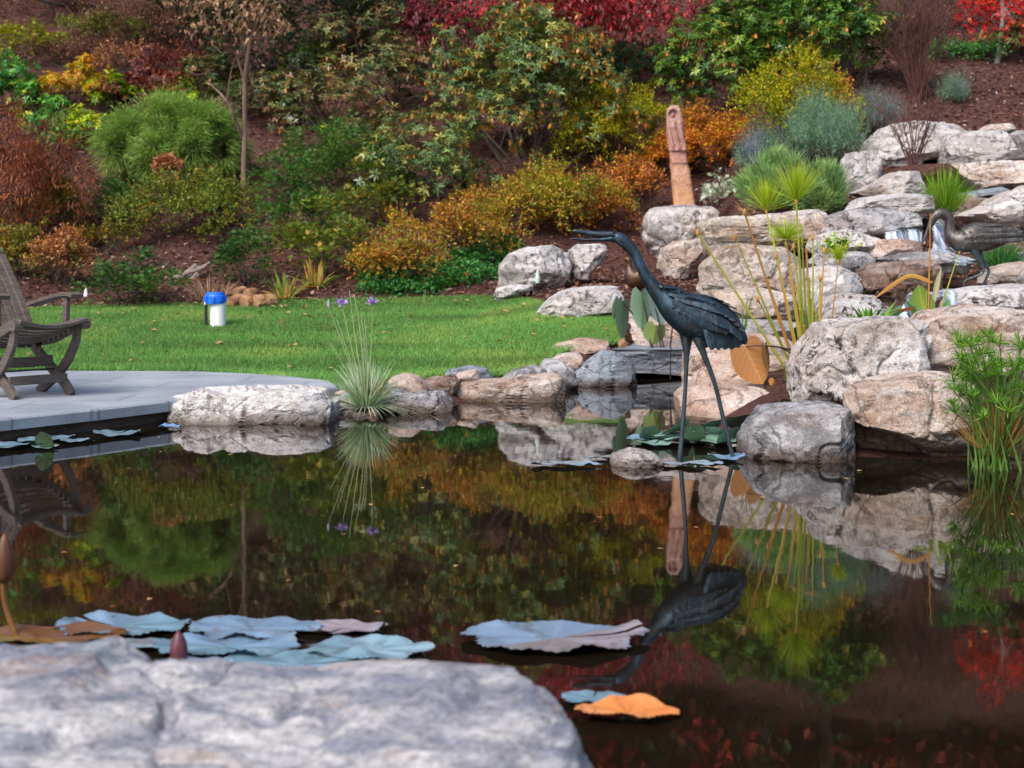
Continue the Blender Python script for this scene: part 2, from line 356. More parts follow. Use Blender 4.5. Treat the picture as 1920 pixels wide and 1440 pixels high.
def land(x, y, detail=True):
    x = np.asarray(x, float); y = np.asarray(y, float); yc = np.maximum(y, 0.5); u = 960 + F * x / yc
    l, m, r = (np.interp(y, q[:, 0], q[:, 1]) for q in (_L, _Mi, _R))
    z = l + (m - l) * smooth(850, 1060, u) ; z = z + (r - z) * smooth(1320, 1470, u)
    if detail:
        p = np.stack([x, y, 0 * x], -1).reshape(-1, 3)
        z = z + ((fbm(p * 0.5, 3, 3) * 0.25 + fbm(p * 3, 3, 5) * 0.03).reshape(x.shape)) * smooth(17.5, 22, y)
    sd = pond_sd(x, y)
    z = np.where(sd < 0, np.maximum(sd * 0.9, -0.9) - 0.02, z * smooth(0, 0.35, sd) + (-0.02) * (1 - smooth(0, 0.35, sd)))
    return z
DS = np.arange(7, 70, 0.02)
def ground(px, py):
    p = world(px, py, DS); z = land(p[:, 0], p[:, 1]); k = np.argmax(p[:, 2] <= z)
    if p[k, 2] > z[k]: k = len(DS) - 1
    return p[k]
def zat(x, y): return float(land(np.array([x]), np.array([y]))[0])

xs = np.concatenate([np.linspace(-90, -12, 40), np.arange(-11.9, 12, 0.13), np.linspace(12.1, 90, 40)])
ys = np.concatenate([np.linspace(-30, 0.5, 16), np.arange(0.7, 33, 0.13), np.linspace(33.3, 110, 50)])
X, Y = np.meshgrid(xs, ys); Z = land(X, Y); nx = len(xs)
ii, jj = np.meshgrid(np.arange(nx - 1), np.arange(len(ys) - 1)); a0 = (jj * nx + ii).ravel()
gr = obj("ground", np.stack([X, Y, Z], -1).reshape(-1, 3), np.stack([a0, a0 + 1, a0 + nx + 1, a0 + nx], -1), M['ground'], smooth_=True); tag(gr, kind='structure')
wx, wy = np.array([-9.3, 9.3]), np.array([1.4, 16.2])
wt = obj("pond_water", [(-9.3, 1.4, 0), (9.3, 1.4, 0), (9.3, 16.2, 0), (-9.3, 16.2, 0)], [(0, 1, 2, 3)], M['water']); tag(wt, kind='structure')

# lawn sheet between its pond-side and bed-side edges
LN = np.array([(-900, 697), (100, 697), (350, 700), (480, 708), (600, 722), (640, 738), (740, 716), (860, 706), (940, 708), (1020, 692), (1050, 664), (1120, 652), (1168, 646)], float)
LF = np.array([(-900, 592), (0, 583), (130, 577), (400, 570), (640, 562), (900, 556), (1000, 564), (1080, 584), (1168, 603)], float)
us = np.linspace(-900, 1168, 150)
dn = np.array([ground(u, np.interp(u, LN[:, 0], LN[:, 1]))[1] for u in us]); df = np.array([ground(u, np.interp(u, LF[:, 0], LF[:, 1]))[1] for u in us])
df = np.maximum(df, dn + 0.3); tt = np.linspace(0, 1, 50)
D = dn[None] + (df - dn)[None] * tt[:, None]; XL = (us[None] - 960) / F * D; ZL = land(XL, D) + 0.012
ii, jj = np.meshgrid(np.arange(149), np.arange(49)); a0 = (jj * 150 + ii).ravel()
lw = obj("lawn", np.stack([XL, D, ZL], -1).reshape(-1, 3), np.stack([a0, a0 + 1, a0 + 151, a0 + 150], -1), M['lawn'], smooth_=True); tag(lw, kind='structure')
def blades(x, y, z, h, w, c, lean=0.5):
    n = len(x); an = rng.uniform(0, 2 * np.pi, n); le = rng.normal(0, lean, (n, 2)) * h[:, None]
    b = np.stack([x, y, z], -1); s = np.stack([np.cos(an), np.sin(an), 0 * an], -1) * w[:, None]
    tip = b + np.stack([le[:, 0], le[:, 1], h], -1)
    return np.stack([b - s, b + s, tip], 1).reshape(-1, 3), np.arange(3 * n).reshape(-1, 3), np.repeat(c, 3, axis=0)
n = 240000
u = rng.uniform(-80, 1168, n); t = rng.uniform(0, 1, n) ** 0.9
d = np.interp(u, us, dn) + (np.interp(u, us, df) - np.interp(u, us, dn)) * t
x = (u - 960) / F * d; z = land(x, d)
pn = fbm(np.stack([x, d, 0 * x], -1) * 1.3, 3, 9); pn2 = fbm(np.stack([x * .35, d * 2.2, 0 * x], -1), 2, 19)
c = np.array([[.155, .38, .085]]) * (1 + 0.25 * pn + 0.3 * pn2 + rng.normal(0, .18, n))[:, None]
c[:, 0] *= 1 + 0.8 * np.clip(pn, 0, 1) + rng.uniform(0, .3, n); dry = rng.uniform(0, 1, n) < 0.03; c[dry] = (.28, .22, .08)
edge = smooth(0.08, 0.0, t)
h = rng.uniform(.025, .055, n) * (1 + 0.7 * edge)
V, Fc, Cc = blades(x, d, z, h, rng.uniform(.003, .006, n), np.clip(c, 0.01, 1))
tag(obj("grass", V, Fc, M['blade'], col=Cc), kind='stuff')

# ------------------------------------------------------------------ leaf clouds
PAL = {
 'redbrown': [(3, (.11, .032, .018)), (3, (.17, .055, .025)), (2, (.075, .03, .02)), (1, (.26, .09, .03))],
 'redbrown2': [(3, (.10, .025, .018)), (2, (.16, .04, .025)), (1, (.06, .03, .02))],
 'yelgr': [(2, (.16, .17, .02)), (2, (.24, .23, .03)), (2, (.09, .13, .02))],
 'bgreen': [(3, (.06, .20, .05)), (2, (.11, .28, .05)), (2, (.04, .12, .03)), (1, (.30, .32, .05))],
 'lime': [(3, (.16, .26, .03)), (2, (.30, .36, .04)), (2, (.08, .17, .03)), (1, (.45, .42, .07))],
 'gold': [(3, (.52, .34, .06)), (2, (.45, .22, .05)), (2, (.50, .42, .08)), (1, (.16, .2, .03))],
 'thread': [(3, (.10, .16, .04)), (3, (.15, .23, .055)), (3, (.22, .31, .09)), (1, (.06, .09, .025))],
 'yew': [(3, (.035, .085, .02)), (3, (.055, .12, .025)), (1, (.10, .16, .03))],
 'yewdk': [(3, (.025, .065, .018)), (2, (.045, .10, .025)), (1, (.08, .14, .03))],
 'olive': [(3, (.085, .12, .022)), (2, (.14, .16, .03)), (1, (.05, .08, .02)), (1, (.24, .15, .04))],
 'oliveor': [(3, (.10, .12, .025)), (2, (.20, .15, .035)), (1, (.32, .14, .04))],
 'dryor': [(3, (.28, .11, .05)), (2, (.38, .19, .09)), (2, (.16, .07, .04)), (1, (.12, .13, .03))],
 'azor': [(3, (.34, .15, .045)), (2, (.34, .23, .04)), (3, (.19, .08, .035)), (3, (.15, .17, .035))],
 'azye': [(2, (.34, .25, .04)), (3, (.20, .21, .03)), (3, (.32, .15, .045)), (2, (.11, .14, .03))],
 'azbr': [(3, (.40, .16, .05)), (3, (.28, .10, .04)), (1, (.40, .26, .05)), (1, (.14, .06, .03))],
 'yellow': [(3, (.30, .26, .018)), (3, (.20, .21, .02)), (2, (.12, .16, .02)), (1, (.36, .20, .03))],
 'orange': [(3, (.42, .16, .04)), (2, (.32, .11, .03)), (1, (.45, .28, .04)), (1, (.2, .08, .03))],
 'rhodo': [(3, (.07, .12, .05)), (3, (.105, .155, .06)), (3, (.19, .19, .055)), (1, (.05, .08, .03))],
 'rhodolime': [(3, (.04, .095, .025)), (3, (.075, .145, .03)), (2, (.15, .20, .04)), (1, (.03, .07, .02))],
 'rhodobr': [(3, (.07, .10, .04)), (2, (.12, .12, .05)), (2, (.16, .10, .05)), (1, (.2, .17, .06))],
 'spruce': [(3, (.012, .028, .014)), (2, (.022, .045, .02)), (1, (.04, .06, .02))],
 'brown': [(3, (.085, .04, .03)), (2, (.14, .07, .045)), (1, (.2, .1, .05)), (1, (.06, .06, .03))],
 'dogred': [(3, (.19, .032, .035)), (4, (.29, .038, .042)), (2, (.12, .026, .028)), (2, (.46, .05, .055)), (2, (.24, .12, .11))],
 'maroon': [(3, (.075, .015, .022)), (2, (.12, .02, .028)), (1, (.05, .02, .02))],
 'scarlet': [(3, (.58, .04, .045)), (3, (.66, .075, .06)), (1, (.40, .025, .035)), (1, (.7, .16, .10))],
 'sage': [(3, (.12, .21, .13)), (3, (.17, .27, .17)), (1, (.08, .14, .08)), (1, (.18, .18, .24))],
 'sagegr': [(3, (.15, .17, .16)), (2, (.10, .14, .10)), (1, (.22, .18, .25))],
 'feather': [(3, (.17, .27, .10)), (2, (.26, .36, .14)), (2, (.10, .18, .08))],
 'palegrey': [(3, (.30, .34, .26)), (2, (.4, .4, .34)), (1, (.2, .22, .14))],
 'tuft': [(3, (.09, .19, .025)), (2, (.16, .27, .04)), (1, (.26, .30, .07))],
 'ivy': [(3, (.035, .11, .03)), (3, (.055, .16, .045)), (1, (.10, .22, .05))],
 'woods': [(3, (.09, .028, .02)), (2, (.16, .045, .025)), (2, (.035, .055, .02)), (1, (.04, .022, .016)), (1, (.26, .04, .03))],
}
def sat_(c, k=1.18):
    m = c.mean(1, keepdims=True); return np.clip(m + (c - m) * k, .003, 1)
def pickcol(pal, P, s=0, sc=2.5, mixr=0.55, jit=0.22):
    w = np.array([a for a, _ in PAL[pal]], float); c = np.array([b for _, b in PAL[pal]]); n = len(P)
    v = np.clip(fbm(P * sc, 2, s) * 0.9 + 0.5, 0, 0.999); t = np.where(rng.uniform(0, 1, n) < mixr, rng.uniform(0, 1, n), v)
    k = np.searchsorted(np.cumsum(w) / w.sum(), t); k = np.minimum(k, len(w) - 1)
    return np.clip(sat_(c[k]) * 1.4 * (1 + rng.normal(0, jit, n))[:, None], 0.004, 0.9)
def leaves(P, Dr, N, L, Wd, droop=0.0, belly=0.45):
    Dr = unit(Dr); S = unit(np.cross(Dr, N)); L = np.asarray(L)[:, None]; Wd = np.asarray(Wd)[:, None]
    mid = P + Dr * L * belly; tip = P + Dr * L; tip = tip - np.array([0, 0, 1.0]) * L * droop
    nn = np.cross(S, Dr) * Wd * 0.18
    return np.stack([P, mid + S * Wd / 2 + nn, tip, mid - S * Wd / 2 + nn], 1).reshape(-1, 3)
def sphere(n): return unit(rng.normal(0, 1, (n, 3)))
def blobcloud(blobs, n, inner=0.3):
    r = np.array([b[1] for b in blobs]); ar = (r[:, 0] * r[:, 2] + r[:, 0] * r[:, 1] + r[:, 1] * r[:, 2]); k = rng.choice(len(blobs), n, p=ar / ar.sum())
    dr = sphere(n); dr[:, 2] = np.where(rng.uniform(0, 1, n) < 0.7, np.abs(dr[:, 2]), dr[:, 2])
    rad = (inner + (1 - inner) * rng.uniform(0, 1, n)) ** 0.5
    c = np.array([b[0] for b in blobs])[k]; rr = r[k]
    P = c + dr * rr * rad[:, None]; O = unit(dr / rr); P = P + O * (np.abs(rng.normal(0, .10, n)) * (rng.uniform(0, 1, n) < .35))[:, None] * np.minimum(rr.min(1), .6)[:, None] * 3
    return P, O
def makeblobs(base, Wd, Hh, Dp, nb, seed, dome=True, lift=0.12):
    """overlapping leaf masses that together fill a dome (or an upright block) of the given width, height and depth"""
    rs = np.random.default_rng(seed); out = []; nb = int(nb * 1.7)
    for i in range(nb):
        q = math.sqrt((i + .5) / nb) * .9; a = i * 2.39996 + rs.uniform(-.5, .5)
        x, y = math.cos(a) * q, math.sin(a) * q
        top = (1 - min(1, q * 1.02) ** (3.5 if dome == 'flat' else 2)) ** .5 if dome else 1.0
        top = max(.36, top * (rs.uniform(.86, 1.06) if dome == 'flat' else rs.uniform(.66, 1.14))); s = rs.uniform(0.18, 0.36)
        lo = lift * rs.uniform(.5, 1.3); hz = min(.26, (top - lo) / 2) * rs.uniform(.9, 1.15)
        zs = [top - hz] if top - lo < .62 else [top - hz, lo + hz + rs.uniform(0, .1)]
        for zz in zs:
            out.append((np.array(base) + np.array([x * Wd / 2, y * Dp / 2, zz * Hh]), np.array([s * Wd * .5 + .03, s * Dp * .5 + .03, hz * Hh + .02])))
    return out
def stems(base, blobs, n, r, seed, mat, parent, twigs=2, name="stem", spread=0.15):
    rs = np.random.default_rng(seed); g = Geo()
    for i in range(n):
        c, rr = blobs[rs.integers(len(blobs))]; e = c + rs.normal(0, .35, 3) * rr
        b = np.array(base) + np.array([rs.normal(0, spread), rs.normal(0, spread), -0.08]) * 0.8
        m = (b + e) / 2 + np.array([rs.normal(0, .12), rs.normal(0, .12), 0.12]) * np.linalg.norm(e - b)
        p = bez(b, m, e, 7) + rs.normal(0, .012, (7, 3)); V, Fc = tube(p, np.linspace(r, r * .3, 7), 5); g.add(V, Fc)
        for k in range(twigs):
            q = p[rs.integers(2, 6)]; e2 = q + rs.normal(0, 1, 3) * rr * 0.6 + np.array([0, 0, .3]) * rr[2]
            V, Fc = tube(bez(q, (q + e2) / 2 + rs.normal(0, .03, 3), e2, 5), np.linspace(r * .45, r * .15, 5), 4); g.add(V, Fc)
    return g.build(name, mat, parent)
def cullgaps(P, O, thr, s, sc):
    k = fbm(P * sc, 2, s) > thr; return P[k], O[k]
UP = np.array([[0, 0, 1.0]])
DENS = {'azalea': 2.6, 'ivy': 2, 'bigleaf': 2.2, 'rhodo': 3.4, 'rhodosmall': 3.4, 'yew': 4.2, 'conifer': 3.6, 'thread': 3.0, 'feather': 2.2, 'herb': 2.2, 'droop': 4.5, 'dogwood': 2.6, 'maple': 2.2}
def foliage(kind, blobs, pal, seed, area, parent, name="foliage", dens=1.0, dead=0.0):
    """one foliage mesh; leaf shape, arrangement and size follow the plant kind"""
    V = []; C = []; mat = M['leaf']; dens = dens * DENS.get(kind, 2.2)
    if kind in ('azalea', 'ivy', 'bigleaf'):
        L0 = {'azalea': .037, 'ivy': .05, 'bigleaf': .085}[kind]; n = int(area / (L0 * L0 * .30) * 1.7 * dens)
        m_ = 6 if kind == 'azalea' else 1; P, O = blobcloud(blobs, n // m_, .25); P, O = cullgaps(P, O, -.07, seed, 3.2 if kind == 'azalea' else 5 / (L0 * 24))
        if m_ > 1:
            A = unit(O * .8 + UP * .55 + sphere(len(P)) * .55); ln = rng.uniform(.05, .17, len(P)); P = np.concatenate([P + A * (ln * (j / m_))[:, None] for j in range(m_)]); O = np.tile(A, (m_, 1))
        n = len(P)
        Dr = unit(O * .7 + sphere(n) * .9 + UP * .25); N = unit(O + sphere(n) * .6 + UP * .4)
        L = L0 * rng.uniform(.5, 1.6, n); V.append(leaves(P, Dr, N, L, L * .55, .1)); C.append(np.repeat(pickcol(pal, P, seed), 4, 0))
    elif kind in ('rhodo', 'rhodosmall'):
        mat = M['gloss']; L0 = .115 if kind == 'rhodo' else .085; n = int(area / (L0 * L0) * 1.15 * dens)
        P, O = blobcloud(blobs, n, .45); P, O = cullgaps(P, O, -.12, seed, 2.6); n = len(P)
        A = unit(O * .6 + UP * .7 + sphere(n) * .35); T = unit(np.cross(A, sphere(n))); B = np.cross(A, T)
        pc = pickcol(pal, P, seed, 1.6, .5, .2)
        for k in range(8):
            an = k * 2 * np.pi / 8 + rng.uniform(-.3, .3, n); el = rng.normal(.12, .28, n)
            rd = T * np.cos(an)[:, None] + B * np.sin(an)[:, None]; Dr = unit(rd * np.cos(el)[:, None] + A * np.sin(el)[:, None])
            L = L0 * rng.uniform(.7, 1.15, n); V.append(leaves(P, Dr, A, L, L * .30, .12, .55))
            C.append(np.repeat(np.clip(pc * (1 + rng.normal(0, .2, n))[:, None], .01, .9), 4, 0))
        if dead > 0:
            m = rng.uniform(0, 1, n) < dead; m &= fbm(P * 1.2, 2, seed + 3) > -.1; Q = np.repeat(P[m], 3, 0); k = len(Q)
            Dr = unit(np.array([[0, 0, -1.0]]) + sphere(k) * .55); L = L0 * rng.uniform(.8, 1.15, k)
            V.append(leaves(Q, Dr, sphere(k), L, L * .36, 0, .55)); C.append(np.repeat(np.array([[.62, .20, .03]]) * rng.uniform(.6, 1.2, (k, 1)) * np.array([[1, 1, 1]]) + rng.uniform(0, .12, (k, 1)) * np.array([[0, 1, 0]]), 4, 0))
    elif kind in ('yew', 'conifer'):
        L0 = .075 if kind == 'yew' else .11; n = int(area / (L0 * L0) * 2.6 * dens)
        P, O = blobcloud(blobs, n, .3); P, O = cullgaps(P, O, -.2, seed, 3.2); n = len(P)
        A = unit(O * .9 + UP * .35 + sphere(n) * .45); T = unit(np.cross(A, UP + sphere(n) * .3)); pc = pickcol(pal, P, seed, 2.2, .45, .2)
        for k in range(7):
            s = (k - 3) / 3.0; Dr = unit(A + T * s * 1.1 + sphere(n) * .18); L = L0 * rng.uniform(.6, 1.1, n) * (1 - .25 * abs(s))
            V.append(leaves(P - A * L0 * .2, Dr, np.cross(A, T) + sphere(n) * .3, L, L * .17, .12)); C.append(np.repeat(pc * rng.uniform(.75, 1.3, (n, 1)), 4, 0))
    elif kind in ('thread', 'feather'):
        n = int(area * 9000 * dens); P, O = blobcloud(blobs, n, .35); P, O = cullgaps(P, O, -.25, seed, 3); n = len(P)
        f = .5 if kind == 'thread' else -.4
        Dr = unit(O * 1.0 + sphere(n) * .45 + UP * (.15 if kind == 'thread' else .8)); L = rng.uniform(.09, .2, n)
        V.append(leaves(P - Dr * .05, Dr, sphere(n), L, np.full(n, .009), .35 if kind == 'thread' else .05)); C.append(np.repeat(pickcol(pal, P, seed, 3, .35, .2), 4, 0))
    elif kind in ('droop', 'dogwood', 'maple'):
        L0 = {'droop': .085, 'dogwood': .105, 'maple': .10}[kind]; n = int(area / (L0 * L0) * (5.5 if kind == 'droop' else 3.6) * dens)
        P, O = blobcloud(blobs, n, .35); P, O = cullgaps(P, O, -.2, seed, 2.5); n = len(P)
        Dr = unit(O * .75 + sphere(n) * .5 - UP * (.55 if kind != 'maple' else .1)); N = unit(O + UP * .8 + sphere(n) * .4); L = L0 * rng.uniform(.65, 1.2, n)
        V.append(leaves(P, Dr, N, L, L * {'droop': .16, 'dogwood': .46, 'maple': .3}[kind], .25)); C.append(np.repeat(pickcol(pal, P, seed, 1.6, .5, .25), 4, 0))
        if kind == 'maple':
            for s in (-1, 1):
                D2 = unit(Dr + unit(np.cross(Dr, N)) * s * .8); V.append(leaves(P, D2, N, L * .75, L * .22, .2)); C.append(np.repeat(pickcol(pal, P, seed, 1.6, .5, .2), 4, 0))
    elif kind == 'herb':
        n = int(area * 1500 * dens); P, O = blobcloud(blobs, n, .1); n = len(P)
        A = unit(O * .55 + UP * 1.0 + sphere(n) * .22); pc = pickcol(pal, P, seed, 2, .4, .2)
        sl_n = rng.uniform(.5, 2.2, n)[:, None]
        for k in range(12):
            Q = P + A * (k * .018) * sl_n; Dr = unit(A * 1.1 + sphere(n)); L = rng.uniform(.03, .06, n) * (1 - k * .05); V.append(leaves(Q, Dr, sphere(n), L, L * .16)); C.append(np.repeat(pc * rng.uniform(.8, 1.2, (n, 1)), 4, 0))
    V = np.concatenate(V); C = np.concatenate(C)
    return obj(name, V, np.arange(len(V)).reshape(-1, 4), mat, parent, col=C)
SEED = [100]
def shrub(kind, cx, yb, w, h, pal, name, cat, label, group=None, dens=1.0, dead=0.0, nb=9, nst=9, rst=.012, dome=True, d=None, lift=.05, depth=.8, bark='bark2', twigs=2, st=.15):
    SEED[0] += 7; s = SEED[0]
    b = ground(cx, yb) if d is None else world(cx, yb, d)
    sc = b[1] / F; k_ = 1.0 if kind in ('herb', 'feather', 'thread', 'droop') or d is not None else 1.34; Wd, Hh = w * sc * k_, h * sc * (1 + (k_ - 1) * .6)
    b = np.array([b[0], b[1] + Wd * depth * .25, zat(b[0], b[1] + Wd * depth * .25) if d is None else b[2]])
    b[2] = min(b[2], (CAM_H - (yb - YH) * b[1] / F) + .15)
    t = thing(name, label, cat, b, group)
    bl = makeblobs(b, Wd, Hh, Wd * depth, nb, s, dome, lift)
    foliage(kind, bl, pal, s, Wd * Hh, t, dens=dens, dead=dead)
    if nst: stems(b, bl, nst, rst, s, M[bark], t, twigs, spread=st)
    return t, b, bl

# ------------------------------------------------------------------ boulders
import bmesh
_ICO = {}
def ico(k):
    if k not in _ICO:
        bm = bmesh.new(); bmesh.ops.create_icosphere(bm, subdivisions=k, radius=1.0)
        _ICO[k] = (np.array([v.co[:] for v in bm.verts]), np.array([[v.index for v in f.verts] for f in bm.faces])); bm.free()
    return _ICO[k]
def rock(poly, d, t, mat, label, name="boulder", group=None, seed=None, k=5, q=4.6, amp=1.0, cuts=4, cat="rock", bottom=0.0, slope=0.0, steps=0.0, back=False, terr=0.0):
    """boulder whose front outline follows poly (photo pixels at distance d); t = half depth in metres"""
    SEED[0] += 7; s = SEED[0] if seed is None else seed; rs = np.random.default_rng(s)
    P = world([p[0] for p in poly], [p[1] for p in poly], d)[:, [0, 2]]
    c = (P.max(0) + P.min(0)) / 2; ext = (P.max(0) - P.min(0)) / 2
    # dense outline, sampled by angle round the centre
    Q = np.vstack([P, P[:1]]); seg = np.concatenate([Q[i] + (Q[i + 1] - Q[i]) * np.linspace(0, 1, 24, endpoint=False)[:, None] for i in range(len(P))])
    th = np.arctan2((seg[:, 1] - c[1]) / ext[1], (seg[:, 0] - c[0]) / ext[0]); rr = np.hypot((seg[:, 0] - c[0]) / ext[0], (seg[:, 1] - c[1]) / ext[1])
    o = np.argsort(th); th, rr = th[o], rr[o]
    v, Fc = ico(k); rad = np.hypot(v[:, 0], v[:, 2]); b = v[:, 1]
    sc = 1 / np.maximum(rad ** q + np.abs(b) ** q, 1e-9) ** (1 / q); rho = rad * sc; b = b * sc
    ang = np.arctan2(v[:, 2], v[:, 0]); Rr = np.interp(ang, np.concatenate([th - 2 * np.pi, th, th + 2 * np.pi]), np.tile(rr, 3))
    p = np.stack([np.cos(ang) * Rr * rho, b, np.sin(ang) * Rr * rho], -1)
    for nrm, fr_ in ((unit(np.array([[rs.normal(0, .12), -.22 + rs.normal(0, .1), 1.0]]))[0], .93), (unit(np.array([[rs.normal(0, .3), -1.0, rs.uniform(-.1, .35)]]))[0], .86), (unit(np.array([[rs.choice([-1, 1]) * .8, -1.0, rs.normal(0, .2)]]))[0], .82)):
        dd = p @ nrm - (p @ nrm).max() * fr_; p = p - np.where(dd > 0, dd, 0)[:, None] * nrm * .95
    for _ in range(cuts * 4):                                 # broken faces
        nrm = unit(np.array([[rs.normal(0, .8), rs.normal(0, .9) - .2, rs.normal(.1, .8)]]))[0]
        sup = (p @ nrm).max(); off = sup * (rs.uniform(.76, .94) if abs(nrm[1]) > .4 else rs.uniform(.92, .985)); dd = p @ nrm - off; p = p - np.where(dd > 0, dd, 0)[:, None] * nrm * .94
    w = p * np.array([ext[0], t, ext[1]]); size = min(ext[0], ext[1], t) ; nf = unit(p)
    e = np.array([ext[0], t, ext[1]]) / max(size, 1e-6)
    qn = w / size
    disp = fbm(qn * .9 + s, 4, s) * .06 + fbm(qn * np.array([1.2, 1.2, 3.2]) + s, 4, s + 5) * .055
    disp -= np.clip(.08 - np.abs(fbm(qn * .8 + s * 1.3, 3, s + 9)), 0, .08) * 1.5
    disp += fbm(qn * 5, 4, s + 11) * .05 + (np.abs(fbm(qn * 2.6 + 4, 3, s + 13)) - .2) * .06
    w = w + nf * (disp * size * amp)[:, None]
    if steps > 0:                                             # bedding ledges
        zz = w[:, 2] / ext[1] * 2.6 + fbm(qn * .7, 2, s) * .5; fr = zz - np.floor(zz)
        w[:, 1] += (smooth(.0, .9, fr) - .5) * steps * np.sign(-b) * -1
    w[:, 2] += slope * w[:, 1]
    if terr > 0:                                              # bedding planes broken into ledges
        nz = w[:, 2] + fbm(w * 2.2 + s, 3, s + 21) * terr * 1.6; fr = nz / terr; tz = (np.floor(fr) + smooth(.35, 1, fr - np.floor(fr))) * terr; w[:, 2] += (tz - nz) * .75
    loc = np.array([P[:, 0].mean(), d, P[:, 1].min()])
    W3 = w + np.array([c[0], d + t * .35 if not back else d - t * .95, c[1]])
    W3[:, 2] = np.where(w[:, 2] < -ext[1] * .8, W3[:, 2] - .06, W3[:, 2])
    ob = obj(name, W3, Fc, M[mat], loc=loc, smooth_=True); ob.data.set_sharp_from_angle(angle=R(24))
    return tag(ob, label, cat, group)

